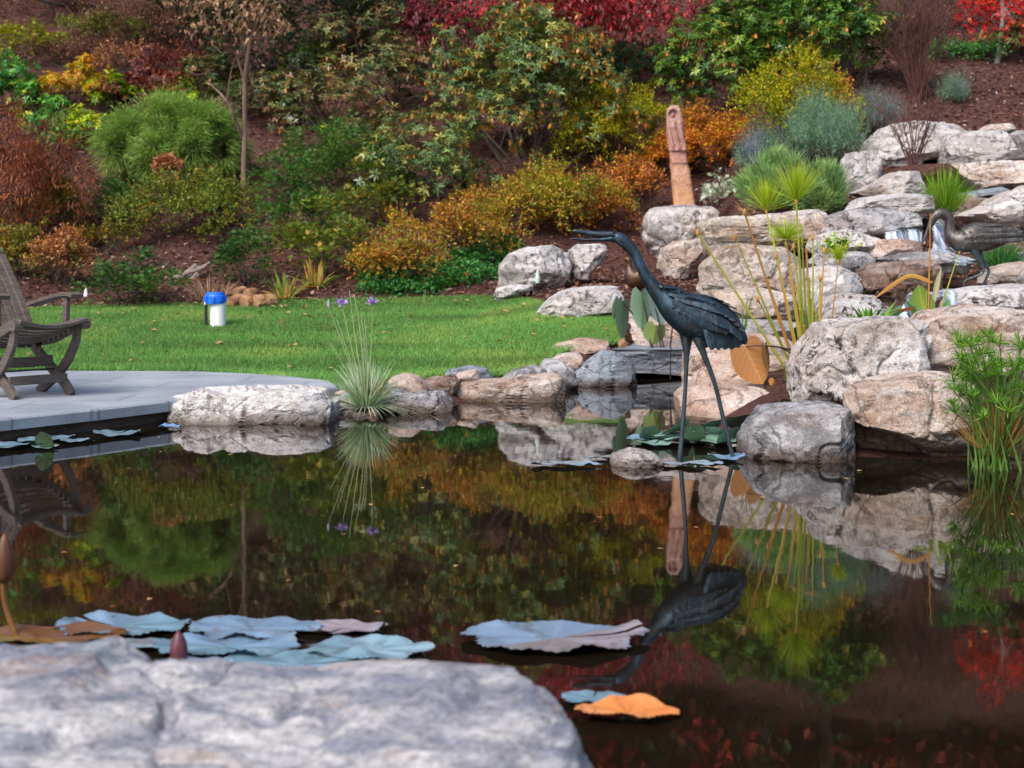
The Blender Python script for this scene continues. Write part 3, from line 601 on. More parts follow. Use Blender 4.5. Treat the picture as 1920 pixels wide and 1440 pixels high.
GB = "boulders of the waterfall bank"
ROCKS = [
 # outline, distance, half depth, stone, label, options
 ([(1497,690),(1507,660),(1533,633),(1542,613),(1580,605),(1647,600),(1740,602),(1745,640),(1735,700),(1700,760),(1590,772),(1497,768)], 10.0, .55, 'rk_lich', "large cream boulder blotched with black lichen between the papyrus stems and the brown-topped rock", dict(k=6, q=4)),
 ([(1700,705),(1718,650),(1738,610),(1763,588),(1813,580),(1860,576),(1930,584),(2000,600),(2010,710),(1930,750),(1800,750),(1720,745)], 10.3, .6, 'rk_tan', "wide brown and cream boulder rising behind the right-hand papyrus clump", dict(k=6)),
 ([(1592,742),(1613,726),(1663,716),(1730,702),(1800,702),(1832,722),(1850,767),(1850,845),(1828,868),(1765,862),(1730,840),(1680,814),(1602,793)], 8.75, .42, 'rk_tan', "overhanging tan boulder with a sloping underside at the water beside the papyrus clump", dict(k=6, q=3)),
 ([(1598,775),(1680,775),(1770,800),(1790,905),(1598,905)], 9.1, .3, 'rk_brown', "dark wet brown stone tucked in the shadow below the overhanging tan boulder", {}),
 ([(1400,830),(1410,797),(1437,773),(1480,763),(1533,760),(1590,763),(1602,800),(1602,900),(1400,900)], 8.85, .42, 'rk_grey', "grey speckled boulder standing in the water beside the lily leaves", dict(k=6)),
 ([(1285,690),(1300,657),(1347,645),(1413,625),(1490,631),(1502,700),(1490,745),(1390,742),(1285,742)], 11.7, .6, 'rk_pink', "pale pink ledge stone behind the crane's legs, upper of two", {}),
 ([(1270,742),(1300,725),(1390,722),(1470,728),(1499,755),(1470,800),(1395,825),(1340,830),(1272,830)], 10.9, .45, 'rk_pink', "tan ledge stone at the waterline behind the crane's legs, lower of two", dict(terr=.045)),
 ([(1317,547),(1323,500),(1347,470),(1373,455),(1413,460),(1467,465),(1500,487),(1502,550),(1445,570),(1330,565)], 14.0, .6, 'rk_tan', "tall tan boulder with a rounded orange flank below the flat ledge", {}),
 ([(1335,547),(1440,540),(1490,555),(1500,600),(1410,618),(1380,618),(1345,600)], 13.2, .5, 'rk_tan', "square cream block under the tall tan boulder", {}),
 ([(1380,600),(1495,604),(1502,640),(1400,645)], 12.4, .4, 'rk_grey', "flat grey slab behind the crane's tail", {}),
 ([(1506,507),(1545,499),(1580,499),(1613,518),(1619,550),(1580,570),(1508,570)], 12.9, .4, 'rk_white', "rounded white stone just right of the papyrus stems", {}),
 ([(1530,582),(1547,560),(1597,549),(1647,556),(1672,582),(1625,625),(1535,625)], 12.0, .45, 'rk_lich', "white stone splashed with black lichen below the rounded white stone", {}),
 ([(1528,493),(1547,475),(1620,470),(1638,483),(1630,506),(1540,508)], 14.4, .5, 'rk_grey', "thin grey shelf stone under the little green sedge", dict(terr=.045)),
 ([(1614,513),(1633,498),(1697,489),(1765,487),(1767,545),(1713,552),(1680,575),(1635,560)], 13.2, .45, 'rk_brown', "brown and grey ledge stone in front of the pink block", dict(terr=.045)),
 ([(1620,462),(1640,450),(1680,447),(1732,454),(1730,480),(1650,488),(1622,476)], 14.9, .4, 'rk_pink', "pale pink block at the foot of the wide upper waterfall", {}),
 ([(1655,486),(1690,474),(1760,472),(1822,483),(1820,500),(1665,502)], 14.1, .4, 'rk_grey', "flat grey stone in the stream under the wading heron's bill", {}),
 ([(1788,575),(1807,545),(1860,536),(1935,531),(1970,580),(1900,605),(1798,605)], 12.0, .5, 'rk_white', "pale stone under the heron's feet", {}),
 ([(1851,532),(1863,507),(1897,494),(1940,490),(1970,530),(1900,548)], 13.2, .4, 'rk_tan', "cream block behind the heron's feet at the edge of the scene", {}),
 ([(1880,492),(1900,476),(1945,470),(1960,500)], 14.0, .35, 'rk_grey', "small grey stone above the cream block behind the heron", dict(k=4)),
 ([(1317,420),(1340,406),(1413,404),(1487,396),(1547,391),(1563,400),(1549,419),(1537,440),(1513,460),(1413,468),(1328,470)], 16.0, .6, 'rk_tan', "long flat-topped ledge stone under the feathery green plants", dict(terr=.045)),
 ([(1533,437),(1557,407),(1600,392),(1663,388),(1722,402),(1728,428),(1668,440),(1655,456),(1590,458)], 15.7, .6, 'rk_grey', "rounded grey boulder left of the upper waterfall", {}),
 ([(1520,468),(1533,443),(1580,429),(1613,436),(1652,450),(1618,482),(1550,486)], 15.1, .45, 'rk_lich', "speckled grey boulder sloping below the rounded grey one", {}),
 ([(1595,399),(1617,370),(1680,361),(1747,365),(1767,395),(1700,408)], 17.0, .6, 'rk_white', "pale flat boulder left of the round grass tuft", {}),
 ([(1600,362),(1647,342),(1680,322),(1723,320),(1747,364),(1650,378)], 18.0, .55, 'rk_lich', "speckled white boulder below the bare twiggy shrub", {}),
 ([(1581,297),(1600,284),(1640,277),(1655,307),(1652,337),(1620,347),(1605,385),(1581,387)], 18.8, .5, 'rk_white', "upright white block at the left end of the upper boulders", dict(q=4.5)),
 ([(1627,282),(1637,260),(1667,235),(1713,227),(1780,229),(1817,240),(1792,272),(1773,296),(1713,306),(1647,312)], 20.2, .7, 'rk_white', "broad pale boulder behind the bare twiggy shrub", {}),
 ([(1775,277),(1787,253),(1813,246),(1897,246),(1907,302),(1830,308),(1780,304)], 19.4, .6, 'rk_white', "squarish white boulder with rusty left face in the top row", {}),
 ([(1901,252),(1920,242),(1975,250),(1985,312),(1905,312)], 19.5, .5, 'rk_grey', "grey boulder cut off by the edge at the end of the top row", {}),
 ([(1841,245),(1860,231),(1900,231),(1912,246),(1880,256)], 20.5, .4, 'rk_tan', "small rounded stone sitting behind the squarish white boulder", dict(k=4)),
 ([(1778,309),(1847,301),(1945,298),(1980,345),(1835,362),(1806,338)], 18.6, .55, 'rk_tan', "tan slab overhanging the dark cave above the waterfall", dict(terr=.045)),
 ([(1798,405),(1860,383),(1890,362),(1945,343),(1990,445),(1897,438),(1847,420)], 16.2, .55, 'rk_lich', "big white speckled boulder behind the heron's back", {}),
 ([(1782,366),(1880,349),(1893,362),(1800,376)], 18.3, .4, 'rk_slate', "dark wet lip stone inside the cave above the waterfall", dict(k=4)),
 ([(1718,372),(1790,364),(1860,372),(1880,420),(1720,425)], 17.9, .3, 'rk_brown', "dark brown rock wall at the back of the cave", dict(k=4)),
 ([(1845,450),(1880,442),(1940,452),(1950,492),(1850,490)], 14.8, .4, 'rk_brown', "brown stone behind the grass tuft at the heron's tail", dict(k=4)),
 ([(1203,445),(1207,403),(1227,392),(1260,387),(1335,384),(1347,400),(1342,445),(1320,465),(1260,490),(1235,515),(1208,500)], 21.7, .8, 'rk_white', "large white boulder carrying the carved red stone pillar", {}),
 ([(1236,503),(1245,465),(1270,452),(1320,446),(1330,480),(1317,512),(1250,520)], 20.3, .5, 'rk_tan', "rounded tan and white boulder below the pillar's boulder", {}),
 # bed and lawn edge
 ([(934,540),(936,500),(955,475),(990,463),(1035,460),(1068,475),(1076,510),(1055,545),(985,555),(936,555)], 18.4, .5, 'rk_white', "grey and white boulder in the mulch beside the lawn, left of a pair", {}),
 ([(1063,512),(1066,470),(1085,458),(1130,457),(1141,465),(1128,495),(1100,520)], 18.9, .5, 'rk_white', "pale boulder right behind the crane's bill, right of a pair", {}),
 ([(925,555),(930,540),(960,533),(1000,534),(1000,545),(960,562),(930,562)], 17.9, .3, 'rk_white', "small low white stone at the lawn's edge", dict(k=4)),
 ([(1003,590),(1030,560),(1065,542),(1130,536),(1160,538),(1170,560),(1165,597),(1080,602)], 16.4, .5, 'rk_white', "low pale boulder between the lawn and the small bronze bird", {}),
 ([(1150,640),(1158,605),(1180,580),(1215,590),(1290,600),(1310,660),(1250,668),(1160,665)], 15.9, .4, 'rk_tan', "cream stone half hidden behind the elephant ear leaves", {}),
 # pond rim
 ([(262,768),(285,756),(330,744),(376,731),(470,727),(540,729),(600,735),(614,752),(625,752),(630,800),(560,830),(320,830),(318,760)], 10.85, .42, 'rk_cream', "long white ledge boulder at the patio's end by the water", dict(k=6, q=6, terr=.11, cuts=2)),
 ([(560,745),(600,742),(622,755),(626,800),(560,806)], 10.62, .16, 'rk_grey', "dark mottled stone at the right end of the long white ledge", dict(k=4)),
 ([(704,800),(706,760),(730,744),(790,738),(830,733),(850,760),(848,800)], 11.55, .3, 'rk_grey', "low mottled grey rock at the waterline beside the cobbles", {}),
 ([(722,745),(730,710),(760,700),(785,708),(803,730),(803,748)], 12.0, .22, 'rk_pink', "small orange and cream stone beside the pale grass tuft", dict(k=4)),
 ([(780,745),(790,712),(850,703),(862,715),(858,760),(800,760)], 12.4, .2, 'rk_brown', "flat brown flagstone beside the orange and cream stone", {}),
 ([(830,712),(840,694),(880,687),(912,693),(925,712),(880,722)], 12.9, .25, 'rk_slate', "dark slate stone at the lawn edge behind the tan log-shaped stone", dict(k=4)),
 ([(848,716),(858,700),(895,692),(900,712),(895,724)], 12.6, .15, 'rk_pink', "broken orange-brown stone in front of the dark slate", dict(k=4)),
 ([(925,718),(960,697),(1000,684),(1025,695),(1032,715),(980,722)], 13.2, .25, 'rk_grey', "low grey wedge stone behind the tan log-shaped stone", dict(k=4)),
 ([(855,750),(856,722),(870,716),(960,710),(1040,699),(1058,706),(1062,735),(1058,765),(960,775),(856,775)], 12.45, .28, 'rk_tan', "long tan log-shaped stone at the water's edge", dict(q=3, cuts=2)),
 ([(1012,690),(1020,675),(1050,676),(1080,700),(1088,730),(1070,740),(1030,740)], 13.5, .25, 'rk_grey', "pale blue-grey stone leaning on the grey triangular stone", dict(k=4)),
 ([(1066,715),(1085,690),(1130,660),(1150,657),(1190,685),(1198,730),(1070,735)], 14.0, .3, 'rk_slate', "grey triangular stone left of the slate footbridge", dict(cuts=2)),
 ([(1022,660),(1040,645),(1090,635),(1140,638),(1145,655),(1110,672),(1035,668)], 14.7, .35, 'rk_pink', "rounded pinkish stone at the lawn corner beside the bridge", {}),
 ([(1030,672),(1060,660),(1090,665),(1100,690),(1070,705),(1045,690)], 14.2, .25, 'rk_pink', "smaller pinkish stone leaning below the lawn corner stone", dict(k=4)),
 ([(1195,648),(1245,637),(1305,640),(1305,655),(1200,658)], 15.4, .35, 'rk_pink', "flat pink stone lying behind the bridge slab", dict(k=4)),
 ([(1265,770),(1268,738),(1285,725),(1300,740),(1300,800),(1265,800)], 11.9, .25, 'rk_tan', "cream stone just left of the crane's legs at the bank", dict(k=4)),
 # shallows
 ([(1145,880),(1150,858),(1185,846),(1225,851),(1245,866),(1248,880)], 8.45, .2, 'rk_lich', "low lumpy rock breaking the surface left of the crane's feet", dict(k=5, amp=1.6)),
]
for poly, d, t, mt, lb, kw in ROCKS:
    rock(poly, d, t, mt, lb, group=GB if poly[0][0] > 1180 else "stones round the pond and lawn", **kw)
# the foreground ledge, close to the camera
rock([(-420,1526),(-420,1296),(-200,1251),(0,1240),(100,1234),(200,1238),(250,1258),(320,1276),(430,1290),(520,1288),(640,1292),(740,1274),(840,1272),(930,1290),(1030,1304),(1068,1331),(1092,1381),(1112,1436),(1130,1506),(1150,1626),(1170,1776),(300,1826),(-420,1826)],
     3.05, .55, 'rk_near', "huge weathered pale ledge rock close in front of the lily pads", group="stones round the pond and lawn", k=7, q=5, amp=.6, cuts=1, slope=.22, back=True, terr=.055)
# cobbles at the foot of the pale grass
cob, idx = None, 0
spots = [(632,752,13),(650,748,15),(668,752,12),(640,765,14),(660,766,15),(683,768,14),(700,762,12),(628,775,13),(650,780,16),(676,783,15),(700,778,13),(722,752,14),(738,750,13),(745,738,11),(640,738,10),(735,768,11),(690,790,12),(662,795,12),(635,790,11),(715,738,9)]
for px, py, r in spots:
    p = world(px, py, 11.35 + (770 - py) * .014); rr = r * p[1] / F
    v, Fc = ico(3); s = rng.uniform(.8, 1.2, 3) * np.array([1.15, 1, .75]); w = v * s; w = w + unit(v) * (fbm(v * 1.3 + idx, 3, idx) * .18)[:, None]
    V = w * rr + p
    ob = obj("cobble", V, Fc, M[['rk_grey', 'rk_slate', 'rk_pink', 'rk_tan'][idx % 4]], loc=p - np.array([0, 0, rr * .7]), smooth_=True)
    tag(ob, "small rounded cobble in the heap at the foot of the pale grass tuft", "cobble", "cobbles under the pale grass tuft"); idx += 1

# ------------------------------------------------------------------ patio
def slab(name, poly, ztop, th, mat, n=1, parent=None, bev=.012):
    poly = np.asarray(poly, float); m = len(poly); c = poly.mean(0); ins = poly + (c - poly) / np.linalg.norm(c - poly, axis=1, keepdims=True) * bev
    V = np.concatenate([np.c_[ins, np.full(m, ztop)], np.c_[poly, np.full(m, ztop - bev)], np.c_[poly, np.full(m, ztop - th)]])
    Fc = [tuple(range(m))] + [tuple(range(2 * m, 3 * m))[::-1]]
    for i in range(m):
        j = (i + 1) % m; Fc += [(i, m + i, m + j, j), (m + i, 2 * m + i, 2 * m + j, m + j)]
    return obj(name, V, Fc, mat, parent)
fr = [(-8.5, 3.2), (-5.2, 7.0), (-3.42, 9.42), (-2.95, 10.1), (-2.58, 10.72)]
bk = [(-1.45, 11.9), (-1.62, 12.6), (-2.1, 13.2), (-3.0, 13.65), (-4.4, 13.85), (-6, 13.8), (-8.5, 13.3)]
pt = slab("patio", fr + bk, .165, .08, M['blue']); tag(pt, kind='structure')
f2 = [(x - .09, y + .06) for x, y in fr]
rz = slab("patio_riser", f2 + [(x - .05, y - .15) for x, y in bk], .084, .5, M['dkwall']); tag(rz, kind='structure')
# bridge slab
p0 = world(1143, 650, 15.1); p1 = world(1320, 650, 15.1)
sl_ = Geo(); nxs, nz = 40, 12
xx = np.linspace(p0[0], p1[0] + .25, nxs); zt = .31; V = []
for j, tz in enumerate(np.linspace(0, 1, nz)):
    zz = zt - tz * (.275 + .03 * np.sin(xx * 3.1 + 1)); yy = 14.75 + .06 * fbm(np.stack([xx * 2.5, 0 * xx, zz * 9], -1), 4, 4) + .04 * tz
    V.append(np.stack([xx, yy - (0.02 if j == 0 else 0), zz], -1))
V = np.concatenate(V); Fq = [(j * nxs + i, j * nxs + i + 1, (j + 1) * nxs + i + 1, (j + 1) * nxs + i) for j in range(nz - 1) for i in range(nxs - 1)]
m = len(V); back = np.stack([xx, np.full(nxs, 15.75), np.full(nxs, zt)], -1); bb = np.stack([xx, np.full(nxs, 15.75), np.full(nxs, zt - .25)], -1)
V = np.concatenate([V, back, bb]); Fq += [(i + 1, i, m + i, m + i + 1) for i in range(nxs - 1)] + [((nz - 1) * nxs + i, (nz - 1) * nxs + i + 1, m + nxs + i + 1, m + nxs + i) for i in range(nxs - 1)]
tag(obj("footbridge", V, Fq, M['rk_slate'], loc=(p0[0], 14.75, .05)), "blue-grey slate slab laid as a little bridge over the stream mouth", "bridge")
# ------------------------------------------------------------------ shrubs of the hillside bed
GH = "shrubs planted on the hillside"
# kind, cx, base y, width, height (photo px), palette, name, category, label, options
SH = [
 ('droop', 10, 478, 330, 310, 'redbrown', 'japanese_maple', 'shrub', "big dome of rusty brown weeping maple cut off by the edge above the wooden chair", dict(nb=12, dens=1.0, depth=.7, twigs=1)),
 ('conifer', 38, 125, 125, 75, 'yelgr', 'young_pine', 'shrub', "loose yellow-green conifer at the upper corner above the rusty maple", dict(nb=7, rst=.02)),
 ('rhodosmall', 28, 235, 120, 105, 'bgreen', 'rhododendron', 'shrub', "bright green leafy shrub just above the rusty weeping maple", dict(nb=7)),
 ('rhodosmall', 138, 212, 112, 74, 'gold', 'deciduous_azalea', 'shrub', "golden yellow shrub on bare twiggy stems between green neighbours", dict(nb=7, lift=.35, twigs=3)),
 ('rhodosmall', 202, 220, 80, 68, 'lime', 'deciduous_azalea', 'shrub', "small lime green shrub right of the golden yellow one", dict(nb=5)),
 ('rhodosmall', 88, 265, 95, 66, 'bgreen', 'rhododendron', 'shrub', "mid green low shrub below the golden yellow one", dict(nb=5)),
 ('rhodosmall', 180, 280, 98, 72, 'lime', 'deciduous_azalea', 'shrub', "yellow speckled green shrub touching the feathery green mound", dict(nb=6)),
 ('bigleaf', 118, 290, 66, 40, 'bgreen', 'hellebore', 'plant', "low rosette of broad green leaves beside the rusty maple's crown", dict(nb=4, nst=0)),
 ('bigleaf', 268, 225, 125, 120, 'redbrown2', 'oakleaf_hydrangea', 'shrub', "dark red-brown leafy shrub with dusty pink flower heads", dict(nb=8)),
 ('rhodosmall', 325, 222, 108, 52, 'lime', 'rhododendron', 'shrub', "yellow-green shrub peeping over the feathery green mound", dict(nb=5)),
 ('thread', 315, 365, 262, 172, 'thread', 'threadleaf_cypress', 'shrub', "large rounded feathery green mound with an orange dead branch on its front", dict(nb=18, depth=.8, rst=.03, dens=1.3, dome='flat')),
 ('yew', 208, 430, 110, 74, 'yew', 'spreading_yew', 'shrub', "dark green low shrub below the feathery mound, leftmost of three", dict(nb=6)),
 ('azalea', 305, 462, 170, 100, 'olive', 'azalea', 'shrub', "wide olive shrub with yellowing tips under the feathery mound", dict(nb=8)),
 ('azalea', 393, 432, 115, 88, 'olive', 'azalea', 'shrub', "mid green shrub left of the slender tree's foot", dict(nb=6)),
 ('azalea', 190, 485, 98, 66, 'oliveor', 'azalea', 'shrub', "small yellowish green shrub alone in the bare mulch, lowest on the slope", dict(nb=5)),
 ('azalea', 110, 545, 95, 92, 'dryor', 'hydrangea', 'shrub', "dried orange-tan hydrangea with thin stems near the chair", dict(nb=7, lift=.3, twigs=3)),
 ('azalea', 92, 450, 92, 105, 'oliveor', 'azalea', 'shrub', "upright green and amber shrub at the skirt of the rusty maple", dict(nb=6)),
 ('azalea', 30, 528, 92, 95, 'oliveor', 'azalea', 'shrub', "orange-green shrub right behind the chair's back", dict(nb=6)),
 ('yew', 238, 582, 150, 95, 'yewdk', 'spreading_yew', 'shrub', "low dark green yew reaching to the lawn edge behind the chair", dict(nb=8)),
 ('yew', 452, 545, 108, 100, 'yewdk', 'spreading_yew', 'shrub', "dark upright yew above the log pile", dict(nb=7)),
 ('yew', 612, 392, 225, 135, 'yew', 'mountain_laurel', 'shrub', "broad deep green shrub in mid slope above the olive bushes", dict(nb=11)),
 ('yew', 552, 478, 150, 135, 'yew', 'spreading_yew', 'shrub', "rounded deep green shrub just right of the slender tree's foot", dict(nb=8)),
 ('conifer', 702, 435, 125, 102, 'olive', 'spreading_juniper', 'shrub', "olive juniper tucked behind the orange azaleas", dict(nb=7)),
 ('conifer', 612, 530, 200, 135, 'olive', 'spreading_juniper', 'shrub', "wide feathery olive juniper on the lower slope left of the orange azaleas", dict(nb=10)),
 ('azalea', 742, 545, 165, 112, 'azor', 'autumn_azalea', 'shrub', "orange and yellow azalea nearest the lawn, leftmost of the row", dict(nb=9, dens=1.1)),
 ('azalea', 850, 490, 185, 108, 'azor', 'autumn_azalea', 'shrub', "broad orange azalea in the middle of the row above the ivy", dict(nb=9)),
 ('azalea', 935, 478, 115, 88, 'azye', 'autumn_azalea', 'shrub', "yellow-green azalea with scattered orange above the white boulder pair", dict(nb=7)),
 ('azalea', 1068, 452, 200, 120, 'azye', 'autumn_azalea', 'shrub', "wide yellow azalea right above the crane's bill", dict(nb=10)),
 ('azalea', 1195, 415, 135, 100, 'azbr', 'autumn_azalea', 'shrub', "rusty orange azalea with bare lower stems left of the pillar", dict(nb=9, lift=.3, twigs=3)),
 ('azalea', 1248, 345, 70, 70, 'orange', 'autumn_azalea', 'shrub', "orange azalea half hidden behind the red stone pillar", dict(nb=7)),
 ('rhodo', 985, 355, 300, 320, 'rhodo', 'rhododendron', 'shrub', "tall open rhododendron hung with orange dying leaves in the centre of the bank", dict(nb=16, dead=.95, dens=1.0, rst=.03, lift=.25, nst=12, twigs=3)),
 ('rhodo', 785, 405, 225, 165, 'rhodo', 'rhododendron', 'shrub', "lower leggy rhododendron left of the tall one, above the azaleas", dict(nb=10, dead=.10, dens=.9, rst=.02)),
 ('rhodo', 622, 280, 210, 165, 'rhodobr', 'rhododendron', 'shrub', "sparse brownish rhododendron with a few orange leaves right of the slender tree", dict(nb=10, dead=.12, dens=.42, rst=.02, twigs=3)),
 ('rhodo', 668, 150, 190, 130, 'rhodobr', 'rhododendron', 'shrub', "thin rhododendron below the grassy gap near the top", dict(nb=7, dead=.06, dens=.5, rst=.02)),
 ('rhodo', 565, 170, 110, 95, 'rhodo', 'rhododendron', 'shrub', "mid green rhododendron in front of the dark spruce pair", dict(nb=7, dead=.05, dens=.8, rst=.02)),
 ('rhodosmall', 440, 245, 140, 90, 'rhodobr', 'rhododendron', 'shrub', "brown-green shrub behind the slender tree's fork", dict(nb=6, dead=.1, dens=.7)),
 ('conifer', 462, 200, 170, 300, 'spruce', 'spruce', 'tree', "very dark spruce behind the slender tree's crown", dict(nb=12, dens=.8, rst=.05, dome=True)),
 ('conifer', 632, 130, 150, 220, 'spruce', 'spruce', 'tree', "very dark spruce at the top right of the slender tree", dict(nb=9, dens=.8, rst=.05)),
 ('azalea', 262, 108, 180, 110, 'brown', 'bare_shrub', 'shrub', "brown thinning shrub at the top between the yellow conifer and the spruce", dict(nb=8, dens=.5, twigs=4, nst=14)),
 ('azalea', 190, 92, 150, 46, 'olive', 'low_juniper', 'shrub', "low yellow-olive plant in front of the wooden post at the top", dict(nb=5, nst=4)),
 ('azalea', 118, 150, 160, 70, 'brown', 'bare_shrub', 'shrub', "rust-brown bare shrub above the golden yellow one", dict(nb=6, dens=.4, twigs=4)),
 ('dogwood', 845, 170, 170, 190, 'maroon', 'dogwood', 'tree', "dull maroon shrubby tree left of the big crimson crown", dict(nb=9, dens=.8, rst=.04, lift=.2)),
 ('rhodo', 1378, 240, 215, 230, 'rhodolime', 'rhododendron', 'shrub', "glossy green rhododendron right behind the red stone pillar", dict(nb=12, dead=.2, dens=1.05, rst=.025, lift=.15)),
 ('rhodo', 1500, 140, 190, 185, 'rhodolime', 'rhododendron', 'shrub', "glossy green rhododendron in the middle of the top right group", dict(nb=10, dead=.15, dens=1.05, rst=.025)),
 ('rhodo', 1608, 185, 165, 215, 'rhodolime', 'rhododendron', 'shrub', "glossy yellow-tinged rhododendron beside the bare red twigs", dict(nb=10, dead=.15, dens=.9, rst=.025, lift=.15)),
 ('azalea', 1160, 345, 190, 165, 'yellow', 'autumn_azalea', 'shrub', "bright yellow azalea between the tall rhododendron and the pillar", dict(nb=10)),
 ('azalea', 1495, 295, 185, 160, 'yellow', 'autumn_azalea', 'shrub', "yellow and amber azalea below the right-hand rhododendrons", dict(nb=10)),
 ('azalea', 1530, 235, 110, 90, 'orange', 'autumn_azalea', 'shrub', "amber top spray above the grey-green lavender", dict(nb=5)),
 ('azalea', 1360, 330, 155, 125, 'orange', 'autumn_azalea', 'shrub', "copper orange azalea right of the pillar", dict(nb=9)),
 ('herb', 1550, 325, 125, 150, 'sage', 'lavender', 'shrub', "tall grey-green lavender bush beside the white upright block", dict(nb=9, nst=8, lift=.0)),
 ('herb', 1435, 335, 95, 82, 'sage', 'lavender', 'shrub', "small dusty green lavender in front of the copper azalea", dict(nb=6, nst=5)),
 ('herb', 1650, 262, 90, 80, 'sagegr', 'catmint', 'plant', "greyish catmint tuft above the broad pale boulder", dict(nb=5, nst=5)),
 ('feather', 1480, 402, 175, 104, 'feather', 'amsonia', 'plant', "feathery fresh green mound above the flat ledge stone", dict(nb=9, nst=0, dens=1.2)),
 ('feather', 1550, 405, 90, 96, 'feather', 'amsonia', 'plant', "soft green mound against the white upright block", dict(nb=6, nst=0)),
 ('bigleaf', 1368, 398, 95, 62, 'palegrey', 'lambs_ear', 'plant', "pale silvery leaved plant between the pillar and the feathery mound", dict(nb=5, nst=0)),
 ('azalea', 1815, 125, 130, 30, 'ivy', 'ground_juniper', 'plant', "low green plants at the foot of the scarlet tree", dict(nb=5, nst=0)),
 ('herb', 1792, 200, 50, 42, 'sage', 'lavender', 'plant', "tiny pale green sprig alone on the mulch above the boulders", dict(nb=3, nst=0)),
 ('azalea', 1575, 486, 42, 30, 'lime', 'water_mint', 'plant', "little fresh green clump growing on the thin grey shelf stone", dict(nb=6, nst=0, d=13.75)),
 ('azalea', 1262, 512, 42, 20, 'ivy', 'creeping_plant', 'plant', "tiny green creeper in front of the rounded tan and white boulder", dict(nb=3, nst=0)),
 ('bigleaf', 1222, 478, 26, 30, 'ivy', 'creeping_plant', 'plant', "tiny dark green weed at the foot of the pillar's boulder", dict(nb=3, nst=0, d=20.4)),
 ('rhodo', 740, 60, 150, 130, 'rhodobr', 'rhododendron', 'shrub', "olive rhododendron at the very top left of the maroon tree", dict(nb=7, dens=.6, rst=.02)),
 ('azalea', 60, 60, 200, 110, 'brown', 'bare_shrub', 'shrub', "brown scrub in the top left corner behind the conifer", dict(nb=7, dens=.45, twigs=4)),
 ('azalea', 365, 70, 150, 130, 'brown', 'bare_shrub', 'shrub', "brown scrub at the top left of the dark spruce", dict(nb=7, dens=.45, twigs=4)),
 ('rhodosmall', 395, 190, 110, 90, 'rhodobr', 'rhododendron', 'shrub', "greenish brown shrub left of the slender tree above the feathery mound", dict(nb=6, dens=.7, dead=.05)),
 ('rhodosmall', 640, 260, 48, 34, 'bgreen', 'hellebore', 'plant', "little green rosette on bare mulch in mid slope", dict(nb=3, nst=0)),
 ('azalea', 1120, 448, 120, 80, 'azbr', 'autumn_azalea', 'shrub', "small rust azalea between the wide yellow azalea and the pillar's boulder", dict(nb=6, twigs=3)),
 ('azalea', 960, 440, 110, 70, 'azor', 'autumn_azalea', 'shrub', "small orange azalea above the ivy's right end", dict(nb=6)),
 ('conifer', 1165, 205, 300, 110, 'spruce', 'hollow_shade_filler', 'shrub', "near-black filler foliage added as the shade in the hollow under the crimson dogwood", dict(nb=10, dens=.9)),  # dark foliage added to stand for the shade below the crown
 ('conifer', 345, 118, 120, 200, 'spruce', 'spruce', 'tree', "dark spruce standing left of the slender tree's crown behind the brown scrub", dict(nb=9, dens=.8, rst=.05)),
 ('rhodo', 745, 215, 150, 120, 'rhodobr', 'rhododendron', 'shrub', "thin olive rhododendron just left of the tall orange-hung one", dict(nb=7, dead=.08, dens=.55, rst=.02)),
 ('rhodo', 700, 300, 130, 80, 'rhodobr', 'rhododendron', 'shrub', "brownish rhododendron tuft in the bare middle of the slope", dict(nb=6, dead=.10, dens=.6, rst=.02)),
 ('rhodosmall', 535, 255, 100, 90, 'rhodobr', 'rhododendron', 'shrub', "brown-green shrub touching the slender tree on its right", dict(nb=6, dead=.1, dens=.7)),
 ('azalea', 330, 170, 110, 70, 'redbrown2', 'bare_shrub', 'shrub', "rust-red scrub between the hydrangea and the slender tree", dict(nb=6, dens=.6, twigs=4)),
 ('azalea', 235, 155, 120, 60, 'dryor', 'bare_shrub', 'shrub', "orange-flecked scrub right above the hydrangea", dict(nb=6, dens=.4, twigs=4)),
 ('azalea', 430, 465, 70, 50, 'olive', 'azalea', 'shrub', "small yellow-green plant at the very foot of the slender tree", dict(nb=4)),
 ('azalea', 1010, 420, 110, 60, 'azye', 'autumn_azalea', 'shrub', "low gold azalea in front of the tall rhododendron's bare legs", dict(nb=6)),
 ('azalea', 1290, 330, 120, 80, 'azbr', 'autumn_azalea', 'shrub', "rust azalea just right of the pillar's foot", dict(nb=6, twigs=3)),
 ('azalea', 1620, 60, 140, 120, 'redbrown2', 'bare_shrub', 'shrub', "dark reddish scrub at the top between the green rhododendrons and the red twigs", dict(nb=7, dens=.5, twigs=4)),
 ('azalea', 1800, 60, 160, 110, 'brown', 'bare_shrub', 'shrub', "dark brown scrub behind the scarlet tree", dict(nb=7, dens=.5, twigs=4)),
 ('rhodosmall', 1910, 120, 120, 70, 'rhodobr', 'rhododendron', 'shrub', "dark olive shrub at the right edge under the scarlet leaves", dict(nb=5, dens=.8)),
]
SHT = {}
for kind, cx, yb, w, h, pal, nm, cat, lb, kw in SH:
    SHT[lb] = shrub(kind, cx, yb, w, h, pal, nm, cat, lb, group=GH, **kw)
